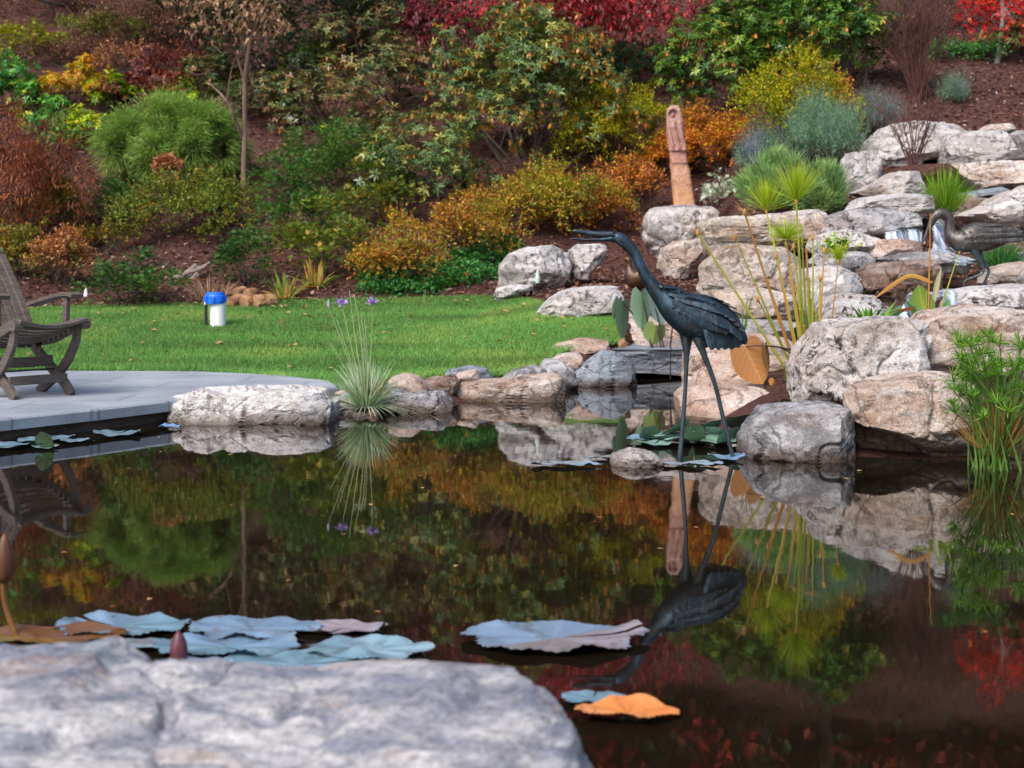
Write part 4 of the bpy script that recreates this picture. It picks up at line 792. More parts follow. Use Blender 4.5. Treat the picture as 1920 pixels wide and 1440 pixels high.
# pink flower heads of the hydrangea, orange dead branch of the feathery mound
t, b, bl = SHT["dark red-brown leafy shrub with dusty pink flower heads"]
for px, py in ((257, 118), (264, 135), (288, 152), (270, 187), (275, 95), (296, 186)):
    p = world(px, py, b[1] - .45); blb = [(p, np.array([.11, .11, .12]))]
    Pp, O = blobcloud(blb, 260, .05); Pp = p + (Pp - p) * .55; V = leaves(Pp, unit(O + sphere(260) * .7), sphere(260), np.full(260, .055), np.full(260, .04))
    obj("flower_head", V, np.arange(len(V)).reshape(-1, 4), M['leaf'], t, col=np.repeat(np.array([[.36, .15, .14]]) * rng.uniform(.7, 1.3, (260, 1)), 4, 0))
t, b, bl = SHT["large rounded feathery green mound with an orange dead branch on its front"]
p = world(314, 312, b[1] - .95); n = 600; Pp, O = blobcloud([(p, np.array([.21, .10, .19]))], n, .2); Pp = p + np.clip(Pp - p, -.19, .19)
V = leaves(Pp, unit(O + sphere(n) * .5 - UP * .6), sphere(n), np.full(n, .08), np.full(n, .035)); tag(obj("dead_branch", V, np.arange(len(V)).reshape(-1, 4), M['litter'], t, col=np.repeat(np.array([[.50, .20, .10]]) * rng.uniform(.7, 1.3, (n, 1)), 4, 0)), "dead branch of dried orange foliage")

# crimson dogwood and scarlet young tree: trunk, limbs, crown
def tree(cx, yb, crown_px, pal, kind, name, label, trunk_r, bark, seed, dens=1.0, nb=14, d=None, flat=1.0, nl=9):
    b = ground(cx, yb); sc = b[1] / F; b[2] = zat(b[0], b[1]); t = thing(name, label, "tree", b)
    x0, y0, x1, y1 = crown_px; c = world((x0 + x1) / 2, (y0 + y1) / 2, b[1]); Wd, Hh = (x1 - x0) * sc, (y1 - y0) * sc
    bl = makeblobs(c - np.array([0, 0, Hh / 2]), Wd, Hh, Wd * .7, nb, seed, True, .05)
    g = Geo(); top = c + np.array([0, 0, Hh * .1]); p = spline([b - [0, 0, .1], b * .5 + top * .5 + [.04, 0, 0], top], 10); g.add(*tube(p, np.linspace(trunk_r, trunk_r * .5, 10), 9))
    g.build("trunk", M[bark], t)
    g = Geo(); rs = np.random.default_rng(seed)
    for i in range(nl):
        q = p[rs.integers(5, 9)]; e = bl[i % len(bl)][0]; g.add(*tube(bez(q, (q + e) / 2 + [0, 0, .15], e, 7), np.linspace(trunk_r * .5, trunk_r * .12, 7), 6))
    g.build("limb", M[bark], t)
    foliage(kind, bl, pal, seed, Wd * Hh, t, name="crown", dens=dens)
    return t
tree(1085, 190, (850, -125, 1345, 122), 'dogred', 'dogwood', 'dogwood', "wide crimson dogwood crown spreading over a dark hollow at the top", .09, 'bark2', 41, 1.1, 26)
tree(1868, 118, (1795, -75, 1965, 92), 'scarlet', 'maple', 'maple_sapling', "bright scarlet young maple on a thin grey trunk at the top right", .05, 'greybark', 43, .7, 15)
# slender forked tree with tan dried leaves
b = ground(460, 395); b[2] = zat(b[0], b[1]); t = thing("crape_myrtle", "slender forked tree with a bare pale trunk and a few tan leaves on top", "tree", b)
def W_(px, py, dd=0): return world(px, py, b[1] + dd)
g = Geo(); g.add(*tube(spline([b - [0, 0, .1], W_(457, 330), W_(459, 240), W_(459, 150), W_(470, 70)], 16), np.linspace(.05, .028, 16), 8)); g.build("trunk", M['bark'], t)
g = Geo()
for pts, r0 in (([(455, 260), (425, 190), (388, 150), (358, 95)], .028), ([(458, 150), (440, 95), (415, 45), (400, -20)], .022), ([(462, 120), (475, 60), (500, 10), (520, -40)], .026), ([(466, 90), (462, 40), (455, -10)], .018), ([(425, 190), (432, 140), (440, 110)], .012), ([(458, 385), (420, 350), (385, 300)], .012), ([(415, 100), (395, 80), (370, 75)], .01), ([(480, 60), (455, 30), (440, 0)], .012), ([(500, 10), (530, 0), (560, -30)], .01), ([(400, 130), (370, 140), (345, 128)], .008)):
    g.add(*tube(spline([W_(x, y, random.uniform(-.3, .3) * k) for k, (x, y) in enumerate(pts)], 10), np.linspace(r0, r0 * .35, 10), 6))
g.build("limb", M['bark'], t)
bl = [(W_(x, y, random.uniform(-.4, .4)), np.array([.28, .3, .22])) for x, y in ((385, 25), (420, 10), (460, -10), (500, 20), (510, 50), (375, 60), (430, 60), (335, 5), (470, 35), (400, -40), (520, -40))]
P, O = blobcloud(bl, 900, .2); P2, O2 = blobcloud([(W_(455, 90), np.array([.5, .5, .5]))], 60, .1); P = np.concatenate([P, P2]); n = len(P)
L = rng.uniform(.06, .11, n); V = leaves(P, unit(sphere(n) - UP * .8), sphere(n), L, L * .5, .2)
obj("crown", V, np.arange(len(V)).reshape(-1, 4), M['litter'], t, col=np.repeat(np.array([[.36, .18, .11]]) * rng.uniform(.5, 1.25, (n, 1)) + rng.uniform(0, .06, (n, 1)) * np.array([[0, 1, .2]]), 4, 0))

# bare twiggy shrubs
def twiggy(cx, yb, w, h, label, d=None, n=34, seed=5, r0=.014, mh=.25, fine=4):
    bb = ground(cx, yb) if d is None else world(cx, yb, d); sc = bb[1] / F; t = thing("bare_barberry", label, "shrub", bb, GH); rs = np.random.default_rng(seed); g = Geo()
    for i in range(n):
        a = rs.uniform(0, 2 * np.pi); q = rs.uniform(.15, 1); e = bb + np.array([math.cos(a) * q * w * sc / 2, math.sin(a) * q * w * sc / 2, h * sc * rs.uniform(.6, 1)])
        m = bb + (e - bb) * np.array([mh, mh, .55]); p = bez(bb - [0, 0, .08] + rs.normal(0, .03, 3), m, e, 9) + rs.normal(0, .01, (9, 3)); g.add(*tube(p, np.linspace(r0, r0 * .3, 9), 5))
        for k in range(fine):
            s0 = p[rs.integers(4, 8)]; e2 = s0 + np.array([rs.normal(0, .5), rs.normal(0, .5), rs.uniform(.3, 1)]) * h * sc * .22; g.add(*tube(bez(s0, (s0 + e2) / 2 + rs.normal(0, .02, 3), e2, 4), np.linspace(r0 * .4, r0 * .18, 4), 4))
            for k2 in range(2):
                e3 = (s0 + e2) / 2 + np.array([rs.normal(0, .5), rs.normal(0, .5), rs.uniform(.1, 1)]) * h * sc * .13; g.add(*tube([(s0 + e2) / 2, e3], [r0 * .25, r0 * .15], 3))
    g.build("stem", M['redtwig'], t)
    return t, bb
twiggy(1722, 195, 215, 230, "tall bare shrub of red-brown twigs at the top right of the slope", n=60, seed=6, fine=9, r0=.010, mh=.30)
twiggy(1713, 312, 165, 150, "small bare twiggy shrub growing out of mulch among the upper boulders", d=18.7, n=24, seed=8, fine=5, r0=.008, mh=.42)
o = rock([(1655, 330), (1690, 312), (1770, 306), (1800, 325), (1790, 350), (1650, 350)], 18.75, .55, 'ground', "x", name="mulch_bed", k=5)
del o["label"], o["category"]; tag(o, kind='structure')
# ------------------------------------------------------------------ tufts, ivy, litter, woods
def tuft(name, label, cat, base, n, h, spread, w, pal, mat='blade', lean=.6, seed=1, droop=.35, group=None, part="foliage", w2=None):
    rs = np.random.default_rng(seed); t = thing(name, label, cat, base, group); V = []; C = []; Fq = []; k = 7
    a = rs.uniform(0, 2 * np.pi, n); ln = np.abs(rs.normal(0, lean, n)); L = h * rs.uniform(.55, 1.1, n)
    dirx = np.stack([np.cos(a), np.sin(a), 0 * a], -1); base_p = np.array(base) + dirx * (rs.uniform(0, 1, n) ** .5 * spread)[:, None]
    s = np.linspace(0, 1, k); hz = np.sin(ln)[:, None] * s + droop * s ** 2.2 * np.minimum(ln, 1.2)[:, None]; vt = np.cos(np.minimum(ln, 1.3))[:, None] * s - droop * s ** 2.5 * np.minimum(ln, 1.2)[:, None]
    p = base_p[:, None] + dirx[:, None] * (hz * L[:, None])[..., None] + np.array([0, 0, 1]) * (vt * L[:, None])[..., None]
    sd = np.stack([-np.sin(a), np.cos(a), 0 * a], -1); tw = rs.normal(0, .8, (n, 1)); sd = sd * np.cos(tw) + dirx * np.sin(tw)
    wd = w * (1 - s ** 2.5) * .5 + .0004; V = np.stack([p - sd[:, None] * wd[None, :, None], p + sd[:, None] * wd[None, :, None]], 2).reshape(-1, 3)
    i0 = (np.arange(n)[:, None] * 2 * k + np.arange(k - 1)[None] * 2).ravel(); Fq = np.stack([i0, i0 + 1, i0 + 3, i0 + 2], -1)
    c = pickcol(pal, base_p * 8, seed, 3, .8, .2); o = obj(part, V, Fq, M[mat], t, col=np.repeat(c, 2 * k, 0)); return t
PAL['pale'] = [(3, (.34, .42, .30)), (2, (.42, .48, .36)), (2, (.22, .32, .16)), (1, (.36, .28, .14))]
PAL['straw'] = [(3, (.28, .17, .07)), (1, (.20, .11, .045)), (1, (.2, .22, .08))]
PAL['daylily'] = [(3, (.16, .24, .06)), (2, (.34, .24, .09)), (1, (.5, .22, .07))]
PAL['dry'] = [(3, (.30, .20, .13)), (2, (.2, .11, .07)), (1, (.4, .3, .2))]
tuft('sedge', "round green grass tuft on the boulders beside the dark cave", 'plant', world(1772, 398, 16.9), 420, .55, .12, .012, 'tuft', seed=3, lean=.5)
tuft('sedge', "deep green grass tuft behind the heron's legs", 'plant', world(1878, 500, 13.9), 320, .3, .12, .01, 'ivy', seed=4, lean=.7)
for i, (px, py) in enumerate(((535, 560), (592, 538))):
    tuft('daylily', ("strappy plant with one orange blade at the bed edge right of the log pile", "yellowing strappy plant under the wide olive juniper")[i], 'plant', ground(px, py), 60, .42, .10, .03, 'daylily', seed=20 + i, lean=.9)
tuft('ornamental_grass', "dried tan grass clump behind the blue-capped canister", 'plant', ground(392, 562), 240, .36, .22, .008, 'dry', seed=25, lean=1.0)
tuft('ornamental_grass', "small wispy grass between the boulder pair and the ivy", 'plant', ground(960, 468), 60, .25, .1, .012, 'ivy', seed=26, lean=.9)
# flowering society garlic at the pond rim
gb = world(686, 764, 11.35)
t = tuft('society_garlic', "pale variegated grassy clump with lilac flowers on tall stalks at the pond rim", 'plant', gb, 520, .40, .07, .008, 'pale', seed=31, lean=.75, droop=.3)
b0 = ORG[t.name]
rs = np.random.default_rng(3)
g = Geo()
for i in range(70):
    a = rs.uniform(0, 6.28); e = gb + np.array([math.cos(a) * .09, math.sin(a) * .09, rs.uniform(.1, .22)]); g.add(*tube([gb + rs.normal(0, .03, 3) * [1, 1, .2], e], [.004, .002], 4))
g.build("straw_base", M['log'], t)
for (x1, y1, fl) in ((640, 566, 1), (698, 566, 1), (617, 578, 2), (655, 545, 0), (664, 552, 0), (683, 596, 0), (632, 600, 0), (618, 640, 0), (677, 590, 0)):
    e = world(x1, y1, 11.3 + rs.normal(0, .08)); p = bez(gb, (gb + e) / 2 + [(.03 if x1 > 660 else -.02), 0, .06], e, 10); st = obj("flower_stalk", *tube(p, np.linspace(.005, .003, 10), 5), M['stalk'] if 'stalk' in M else M.setdefault('stalk', m_simple("pale_green_stalk", (.24, .30, .14), (.38, .40, .24), 5, .6)), t)
    if fl == 1:
        n = 46; Q = np.repeat(e[None], n, 0) + rs.normal(0, .012, (n, 3)); D_ = unit(sphere(n) * [1.3, 1.3, .5] + UP * .15); L = rng.uniform(.03, .055, n)
        V = leaves(Q, D_, sphere(n), L, L * .4); obj("flower", V, np.arange(len(V)).reshape(-1, 4), M['leaf'], st, col=np.repeat(np.array([[.50, .34, .72]]) * rng.uniform(.8, 1.3, (n, 1)), 4, 0))
    elif fl == 2:
        obj("bud", *tube([e, e + [-.004, 0, .02], e + [-.006, 0, .05], e + [-.006, 0, .07]], [.004, .012, .009, .002], 7), M.setdefault('lilac', m_simple("lilac_bud", (.35, .28, .40), (.5, .4, .55), 8, .6)), st)
# ivy ground cover under the azaleas
bl = []
for px in np.arange(690, 960, 14):
    for q in range(3):
        yy = 552 - q * 22 - max(0, (px - 800)) * .28 - random.uniform(0, 10); p = ground(px + random.uniform(-6, 6), yy); bl.append((p, np.array([.18, .2, .13])))
P, O = blobcloud(bl, 9000, .5); n = len(P); L = rng.uniform(.04, .08, n); V = leaves(P, unit(O + sphere(n)), unit(UP + sphere(n) * .5), L, L * .75, .1)
tag(obj("ground_ivy", V, np.arange(len(V)).reshape(-1, 4), M['leaf'], col=np.repeat(pickcol('ivy', P, 3), 4, 0)), kind='stuff')
# fallen leaves and bark chips: bed, lawn
n = 110000; u = rng.uniform(-600, 2500, n); d = 15 + 22 * rng.uniform(0, 1, n) ** 1.2; x = (u - 960) / F * d; z = land(x, d)
inl = (u < 1168) & (d < np.interp(u, us, df)); keep = ~inl; u, d, x, z = u[keep], d[keep], x[keep], z[keep]; n = len(x)
P = np.stack([x, d, z + .02], -1); L = rng.uniform(.03, .11, n) ; V1 = leaves(P, unit(sphere(n) * [1, 1, .35]), unit(UP + sphere(n) * .5), L, L * rng.uniform(.3, .7, n))
cs = np.array([(.13, .065, .05), (.22, .12, .09), (.30, .19, .14), (.38, .22, .14), (.08, .045, .04), (.30, .11, .04)]); C1 = cs[rng.choice(6, n, p=[.3, .22, .12, .08, .2, .08])] * rng.uniform(.7, 1.25, (n, 1))
big = rng.uniform(0, 1, n) < .035; C1[big] = np.array([.50, .40, .32])
n2 = 170; u = rng.uniform(0, 1160, n2); tq = rng.uniform(0, 1, n2) ** .6; d = np.interp(u, us, dn) + (np.interp(u, us, df) - np.interp(u, us, dn)) * tq; x = (u - 960) / F * d
P = np.stack([x, d, land(x, d) + .05], -1); L = rng.uniform(.05, .10, n2); V2 = leaves(P, unit(sphere(n2) * [1, 1, .3]), unit(UP + sphere(n2) * .4), L, L * .6); C2 = np.array([[.45, .26, .12]]) * rng.uniform(.6, 1.3, (n2, 1))
V = np.concatenate([V1, V2]); C = np.repeat(np.concatenate([C1, C2]), 4, 0); tag(obj("fallen_leaves", V, np.arange(len(V)).reshape(-1, 4), M['litter'], col=C), kind='stuff')
n = 46; px_, py_ = rng.uniform(120, 1900, n), 800 + 420 * rng.uniform(0, 1, n) ** 1.6; q_ = onwater(px_, py_, .004); q_ = q_[pond_sd(q_[:, 0], q_[:, 1]) < -.15]; n = len(q_)
for i in range(n):
    L_ = rng.uniform(.02, .045, 1); V = leaves(q_[i:i + 1], unit(rng.normal(0, 1, (1, 3)) * [1, 1, .05]), UP + rng.normal(0, .05, (1, 3)), L_, L_ * .6); c_ = np.array([(.40, .22, .09), (.45, .33, .10), (.30, .10, .04)][i % 3])
    tag(obj("floating_leaf", V, np.array([[0, 1, 2, 3]]), M['litter'], loc=q_[i], col=np.repeat(c_[None], 4, 0)), "tiny fallen leaf drifting on the open pond water", "fallen leaf", "fallen leaves drifting on the pond")
# a grassy gap near the top of the slope
n = 14000; u = np.concatenate([rng.normal(735, 45, n // 2), rng.normal(100, 110, n // 2)]); d = rng.uniform(31.5, 36, n); x = (u - 960) / F * d
V, Fc, Cc = blades(x, d, land(x, d), rng.uniform(.12, .3, n), np.full(n, .012), np.array([[.06, .16, .035]]) * rng.uniform(.6, 1.3, (n, 1))); tag(obj("rough_grass", V, Fc, M['blade'], col=Cc), kind='stuff')
# the autumn wood on the crest behind the garden, seen mostly as a reflection
bl = []; g = Geo(); rs = np.random.default_rng(12)
for i in range(150):
    x = rs.uniform(-24, 26); y = rs.uniform(33.6, 48); z = zat(x, y); hh = rs.uniform(6, 12)
    g.add(*tube([[x, y, z - .2], [x + rs.normal(0, .2), y, z + hh * .5], [x + rs.normal(0, .5), y, z + hh]], [.22, .15, .05], 6))
    for k in range(4): bl.append((np.array([x + rs.normal(0, 2.2), y + rs.normal(0, 1.5), z + rs.uniform(-.2, 1.6)]), np.array([1.3, 1.1, .9]) * rs.uniform(.6, 1.2)))
    for k in range(7): bl.append((np.array([x + rs.normal(0, 1.6), y + rs.normal(0, 1.4), z + .6 + hh * rs.uniform(.0, 1.0) ** 1.3]), np.array([1.6, 1.4, 1.2]) * rs.uniform(.6, 1.2)))
n = 210000; P, O = blobcloud(bl, n, .3); L = rng.uniform(.2, .4, n); V = leaves(P, unit(O + sphere(n)), sphere(n), L, L * .6); C = np.repeat(pickcol("woods", P, 2, .3, .35, .25), 4, 0)
tv = np.concatenate(g.V); tf = g.F; nv = len(V)
me_f = [tuple(range(i, i + 4)) for i in range(0, nv, 4)]
V = np.concatenate([V, tv]); C = np.concatenate([C, np.broadcast_to([.05, .032, .026], (len(tv), 3))])
tag(obj("far_woods", V, me_f + [tuple(i + nv for i in f) for f in tf], M['litter'], col=C), kind='stuff')
# ------------------------------------------------------------------ bronze birds
def loft(st, d, k=20, dy=None):
    """smooth body from stations (px, py, half height px, half width px) in the vertical plane at distance d"""
    st = np.array(st, float); S = spline(st, len(st) * 6); sc = d / F
    c = world(S[:, 0], S[:, 1], d); c[:, 1] += 0 if dy is None else np.interp(np.linspace(0, 1, len(S)), np.linspace(0, 1, len(dy)), dy)
    t = np.gradient(c, axis=0); t[:, 1] = 0; t = unit(t); a = np.stack([-t[:, 2], 0 * t[:, 0], t[:, 0]], -1); an = np.linspace(0, 2 * np.pi, k, endpoint=False)
    r1, r2 = np.maximum(S[:, 2], .4) * sc, np.maximum(S[:, 3], .4) * sc
    V = (c[:, None] + a[:, None] * (np.cos(an)[None, :, None] * r1[:, None, None]) + np.array([0, 1.0, 0]) * (np.sin(an)[None, :, None] * r2[:, None, None])).reshape(-1, 3); n = len(S)
    Fc = [(i * k + j, i * k + (j + 1) % k, (i + 1) * k + (j + 1) % k, (i + 1) * k + j) for i in range(n - 1) for j in range(k)] + [tuple(range(k))[::-1], tuple((n - 1) * k + j for j in range(k))]
    return V, Fc, st
def feather(g, root, dr, nrm, L, w, th=.004, k=6):
    dr = dr / np.linalg.norm(dr); sd = np.cross(nrm, dr); sd /= np.linalg.norm(sd); nn = np.cross(dr, sd); s = np.linspace(0, 1, k); wd = w * np.array([.55, .9, 1, 1, .9, .35])[:k] * .5
    up = []; 
    for i in range(k):
        c = root + dr * L * s[i] + nn * th * (1.2 * s[i] - 1.5 * s[i] ** 2)
        up += [c - sd * wd[i], c + nn * th, c + sd * wd[i], c - nn * th]
    Fc = [(i * 4 + j, i * 4 + (j + 1) % 4, i * 4 + 4 + (j + 1) % 4, i * 4 + 4 + j) for i in range(k - 1) for j in range(4)] + [(3, 2, 1, 0), tuple((k - 1) * 4 + j for j in range(4))]
    g.add(np.array(up), Fc)
DC = 8.75
cb = world(1330, 860, DC); cb[2] = 0
crane = thing("crane_statue", "tall dark blue-black bronze crane with outstretched neck and open bill wading in the pond", "statue", cb)
BODY = [(1150, 444, 9, 8.5), (1160, 446, 12, 10), (1176, 457, 12.5, 10.5), (1191, 476, 11.5, 10.5), (1202, 500, 11, 11), (1215, 523, 13, 13), (1231, 544, 17, 16), (1247, 562, 23, 22), (1266, 580, 31, 30), (1291, 592, 42, 38), (1318, 599, 46, 42), (1345, 606, 42, 38), (1368, 616, 30, 28), (1386, 632, 12, 14)]
BODY = [(a_, b_ + (1 if a_ < 1240 else 0), c_ * .92, d_ * .94) for a_, b_, c_, d_ in BODY]; V, Fc, st = loft(BODY, DC); obj("body", V, Fc, M['bronze'], crane, smooth_=True)
V, Fc, _ = loft([(1150, 440, 7.5, 7.5), (1130, 440, 6.8, 6.5), (1108, 438, 5.5, 5), (1090, 435, 4.8, 4.5), (1078, 433.5, 4, 3.5), (1073, 433.5, 2, 1.5)], DC, 14); obj("upper_bill", V, Fc, M['bronze'], crane, smooth_=True)
V, Fc, _ = loft([(1150, 447, 6, 7), (1130, 449, 4, 6), (1108, 449.5, 3, 4.5), (1090, 449, 2.4, 3.5), (1076, 447.5, 1.8, 2.5), (1070, 448, 1, 1)], DC, 12); obj("lower_bill", V, Fc, M['bronze'], crane, smooth_=True)
for sg in (-1, 1):
    p = world(1151, 441, DC) + np.array([0, sg * .028, 0]); v, f = ico(2); obj("eye", v * .008 + p, f, M['black'], crane, smooth_=True)
# collar seam and wing plumage
SX = st[:, 0]
def surf(px, q, sg, lift=0.0):
    """point on the flank: q runs -1 (belly) to 1 (back)"""
    cy_, hh, hw = (np.interp(px, SX, st[:, i]) for i in (1, 2, 3)); sc = DC / F
    y = sg * math.sqrt(max(0, 1 - q * q)) * hw * sc * 1.02; nz = np.array([0, sg * math.sqrt(max(.02, 1 - q * q)) / hw, q / hh]); nz /= np.linalg.norm(nz)
    return world(px, cy_ - q * hh, DC) + np.array([0, y, 0]) + nz * lift, nz
rs = np.random.default_rng(5)
for sg in (-1, 1):
    g = Geo()
    for r, (x0, x1, q0, q1, L, w, n) in enumerate([(1258, 1345, -.1, -.2, .10, .034, 9), (1258, 1368, .3, .1, .12, .034, 12), (1252, 1368, .66, .35, .12, .036, 12), (1250, 1360, .96, .7, .10, .038, 11), (1244, 1330, .9, .1, .07, .034, 9)]):
        for i in range(n):
            f = i / (n - 1); px = x0 + (x1 - x0) * f; q = (q0 + .06 * rs.normal()) if r else q0 * (1 - f) + .35 * f
            q = q0 + (q1 - q0) * (.15 if r else 0) * f + (.1 if r else .25) * f
            p, nz = surf(px, min(q, .99), sg, .003 + .003 * r); ang = R(-14 - 44 * f - (1 - q) * 8)
            dr = np.array([math.cos(ang), 0, math.sin(ang)]); dr = dr - nz * (dr @ nz) * .75
            feather(g, p, dr, nz, L * rs.uniform(.9, 1.1), w * 1.2, .004)
    g.build("wing", M['bronze'], crane)
for sg in (-1, 1):
    for i in range(11):
        px = 1318 + i * 6.8; py = 600 + i * 1.8; tx = 1330 + i * 6.6; ty = 654 - (3 if i % 2 else 0) - max(0, i - 7) * 3
        a = world(px, py, DC) + np.array([0, sg * (.11 - .006 * i), 0]); b_ = world(tx, ty, DC) + np.array([0, sg * (.125 - .009 * i), 0]); e = b_ - a
        g = Geo(); feather(g, a, e, np.array([0.05, sg, .15]), np.linalg.norm(e), .052, .005); g.build("tail_feather", M['bronze'], crane)
g = Geo()
V, Fc = tube([world(1236, 536, DC) + [0, -.052, 0], world(1240, 540, DC) + [0, -.066, 0]], [.012, .009], 10); g.add(V, Fc); g.build("bolt", M['bronze'], crane)
for nm, pts, r, dy in (("leg", [(1287, 606), (1289, 635), (1289, 665), (1288, 705), (1284, 770), (1279, 830), (1276, 868)], [20, 14, 7, 4.6, 5, 5.2, 6.5], .045), ("leg", [(1300, 604), (1308, 632), (1317, 660), (1338, 716), (1355, 785), (1370, 845), (1374, 872)], [20, 14, 7.5, 4.8, 4.8, 4.6, 6], -.035)):
    S = spline(np.c_[np.array(pts, float), r], 26); c = world(S[:, 0], S[:, 1], DC) + np.array([0, dy, 0]); V, Fc = tube(c, S[:, 2] * DC / F * .85, 10); obj(nm, V, Fc, M['legbz'], crane, smooth_=True)
# wading heron on the waterfall
DH = 12.6
hb = world(1848, 538, DH); her = thing("heron_statue", "brown bronze heron with curved neck and bill pointing down on the waterfall stones", "statue", hb)
HB = [(1727, 462, 1.2, 1.2), (1734, 446, 2.6, 2.4), (1744, 424, 5.5, 4), (1751, 409, 8, 6), (1762, 400, 9, 7), (1773, 401, 9, 7.5), (1781, 412, 9, 8), (1781, 428, 10, 9), (1785, 441, 14, 12), (1800, 450, 22, 20), (1825, 446, 28, 25), (1850, 444, 27, 25), (1875, 443, 20, 19), (1895, 441, 10, 12), (1918, 434, 3, 7)]
V, Fc, hs = loft(HB, DH, 18); obj("body", V, Fc, M['brownbz'], her, smooth_=True)
for sg in (-1, 1):
    g = Geo()
    for r, (x0, x1, q, L, n) in enumerate([(1808, 1888, -.25, .20, 9), (1802, 1880, .15, .17, 9), (1800, 1872, .5, .14, 8), (1800, 1860, .8, .12, 7)]):
        for i in range(n):
            px = x0 + (x1 - x0) * i / (n - 1); cy_, hh, hw = (np.interp(px, hs[8:, 0], hs[8:, j]) for j in (1, 2, 3)); sc = DH / F
            nz = np.array([0, sg * math.sqrt(1 - q * q) / hw, q / hh]); nz /= np.linalg.norm(nz)
            p = world(px, cy_ - q * hh, DH) + np.array([0, sg * math.sqrt(1 - q * q) * hw * sc, 0]) + nz * .006; dr = np.array([1, 0, -.05 + .10 * r * 0]); dr = dr - nz * (dr @ nz) * .6
            feather(g, p, dr, nz, L, .040, .006)
    g.build("wing", M['brownbz'], her)
for pts, dy in (([(1822, 462), (1828, 478), (1840, 500), (1837, 514), (1808, 526), (1804, 541)], -.04), ([(1836, 462), (1842, 485), (1855, 502), (1857, 512), (1848, 532), (1842, 541)], .05)):
    S = spline(pts, 24); V, Fc = tube(world(S[:, 0], S[:, 1], DH) + [0, dy, 0], np.interp(np.linspace(0, 1, 24), [0, .3, .45, 1], [.042, .026, .014, .010]), 8); obj("leg", V, Fc, M['legbz'], her, smooth_=True)
# small round bird on the mulch
DB = 16.2; bb_ = ground(1192, 552); DB = bb_[1]
sb = thing("quail_statue", "small plump rust-bronze bird standing in mulch behind the elephant ear leaves", "statue", bb_)
V, Fc, _ = loft([(1170, 486, 1, 1), (1174, 485.5, 4, 3), (1178, 487, 5.5, 5), (1180, 494, 4.5, 4.5), (1180, 502, 6, 6), (1183, 512, 14, 13), (1190, 518, 22, 19), (1200, 521, 22, 20), (1210, 520, 15, 14), (1217, 516, 6, 8), (1221, 513, 2, 4)], DB, 16); obj("body", V, Fc, M['rustbz'], sb, smooth_=True)
for dx in (-4, 5):
    S = spline([(1194 + dx, 538), (1195 + dx, 548), (1194 + dx, 562)], 8); V, Fc = tube(world(S[:, 0], S[:, 1], DB), [.03, .02, .012, .009, .009, .009, .009, .012], 7); obj("leg", V, Fc, M['rustbz'], sb)
for k in range(3): V, Fc = tube(world([1176 + k * 2, 1174 + k * 3], [482, 476], DB), [.006, .004], 5); obj("crest", V, Fc, M['rustbz'], sb)

# ------------------------------------------------------------------ carved pillar
DP = 22.3; pb = world(1283, 391, DP); pil = thing("stone_pillar", "leaning carved red sandstone pillar with a hooded face, standing on the white boulder", "sculpture", pb)
sc = DP / F; n, k = 150, 72; zs = np.linspace(391, 199, n); V = []
for j, zy in enumerate(zs):
    xl = np.interp(zy, [199, 206, 215, 250, 284, 300, 391], [1256, 1251.5, 1250, 1250, 1254, 1256, 1264]); xr = np.interp(zy, [199, 206, 215, 230, 284, 300, 391], [1272, 1275, 1277, 1280, 1287, 1289, 1304])
    if 284 < zy < 307: xl += 1.5; xr -= 1
    c, hw = (xl + xr) / 2, (xr - xl) / 2; an = np.linspace(0, 2 * np.pi, k, endpoint=False); q = 5
    ca, sa = np.cos(an), np.sin(an); r = 1 / (np.abs(ca) ** q + np.abs(sa) ** q) ** (1 / q); X_, Y_ = c + hw * r * ca, .15 * r * sa * (1 if zy > 206 else .75)
    px = X_; front = smooth(-.05, -.12, Y_); ry = 0
    nx_, ny_ = (px - 1260) / 8.5, (zy - 216) / 9.5; rr = np.hypot(nx_, ny_)
    ry = ry + .075 * smooth(1.05, .8, rr) - .06 * np.exp(-((px - 1260) / 4.2) ** 2 - ((zy - 218) / 5.2) ** 2) - .03 * np.exp(-((px - 1260) / 1.2) ** 2 - ((zy - 218) / 2.5) ** 2)
    ry = ry + .022 * np.sin((px - 1265 - (zy - 240) * .25) * .55) * smooth(228, 236, zy) * smooth(286, 276, zy)
    ry = ry - .02 * np.exp(-((px - 1261) / 5) ** 2 - ((zy - 240) / 5) ** 2)
    ry = ry + .035 * smooth(283, 286, zy) * smooth(392, 380, zy) + .02 * smooth(306, 308, zy) * smooth(330, 312, zy)
    w = world(px, np.full(k, zy), DP); w[:, 1] += Y_ + ry * front; V.append(w)
V = np.concatenate(V); V += (unit(V - V.mean(0)) * (fbm(V * 8, 5, 3) * .022)[:, None])
Fc = [(i * k + j, i * k + (j + 1) % k, (i + 1) * k + (j + 1) % k, (i + 1) * k + j) for i in range(n - 1) for j in range(k)] + [tuple(range(k))[::-1], tuple((n - 1) * k + j for j in range(k))]
obj("shaft", V, Fc, M['pillar'], pil)

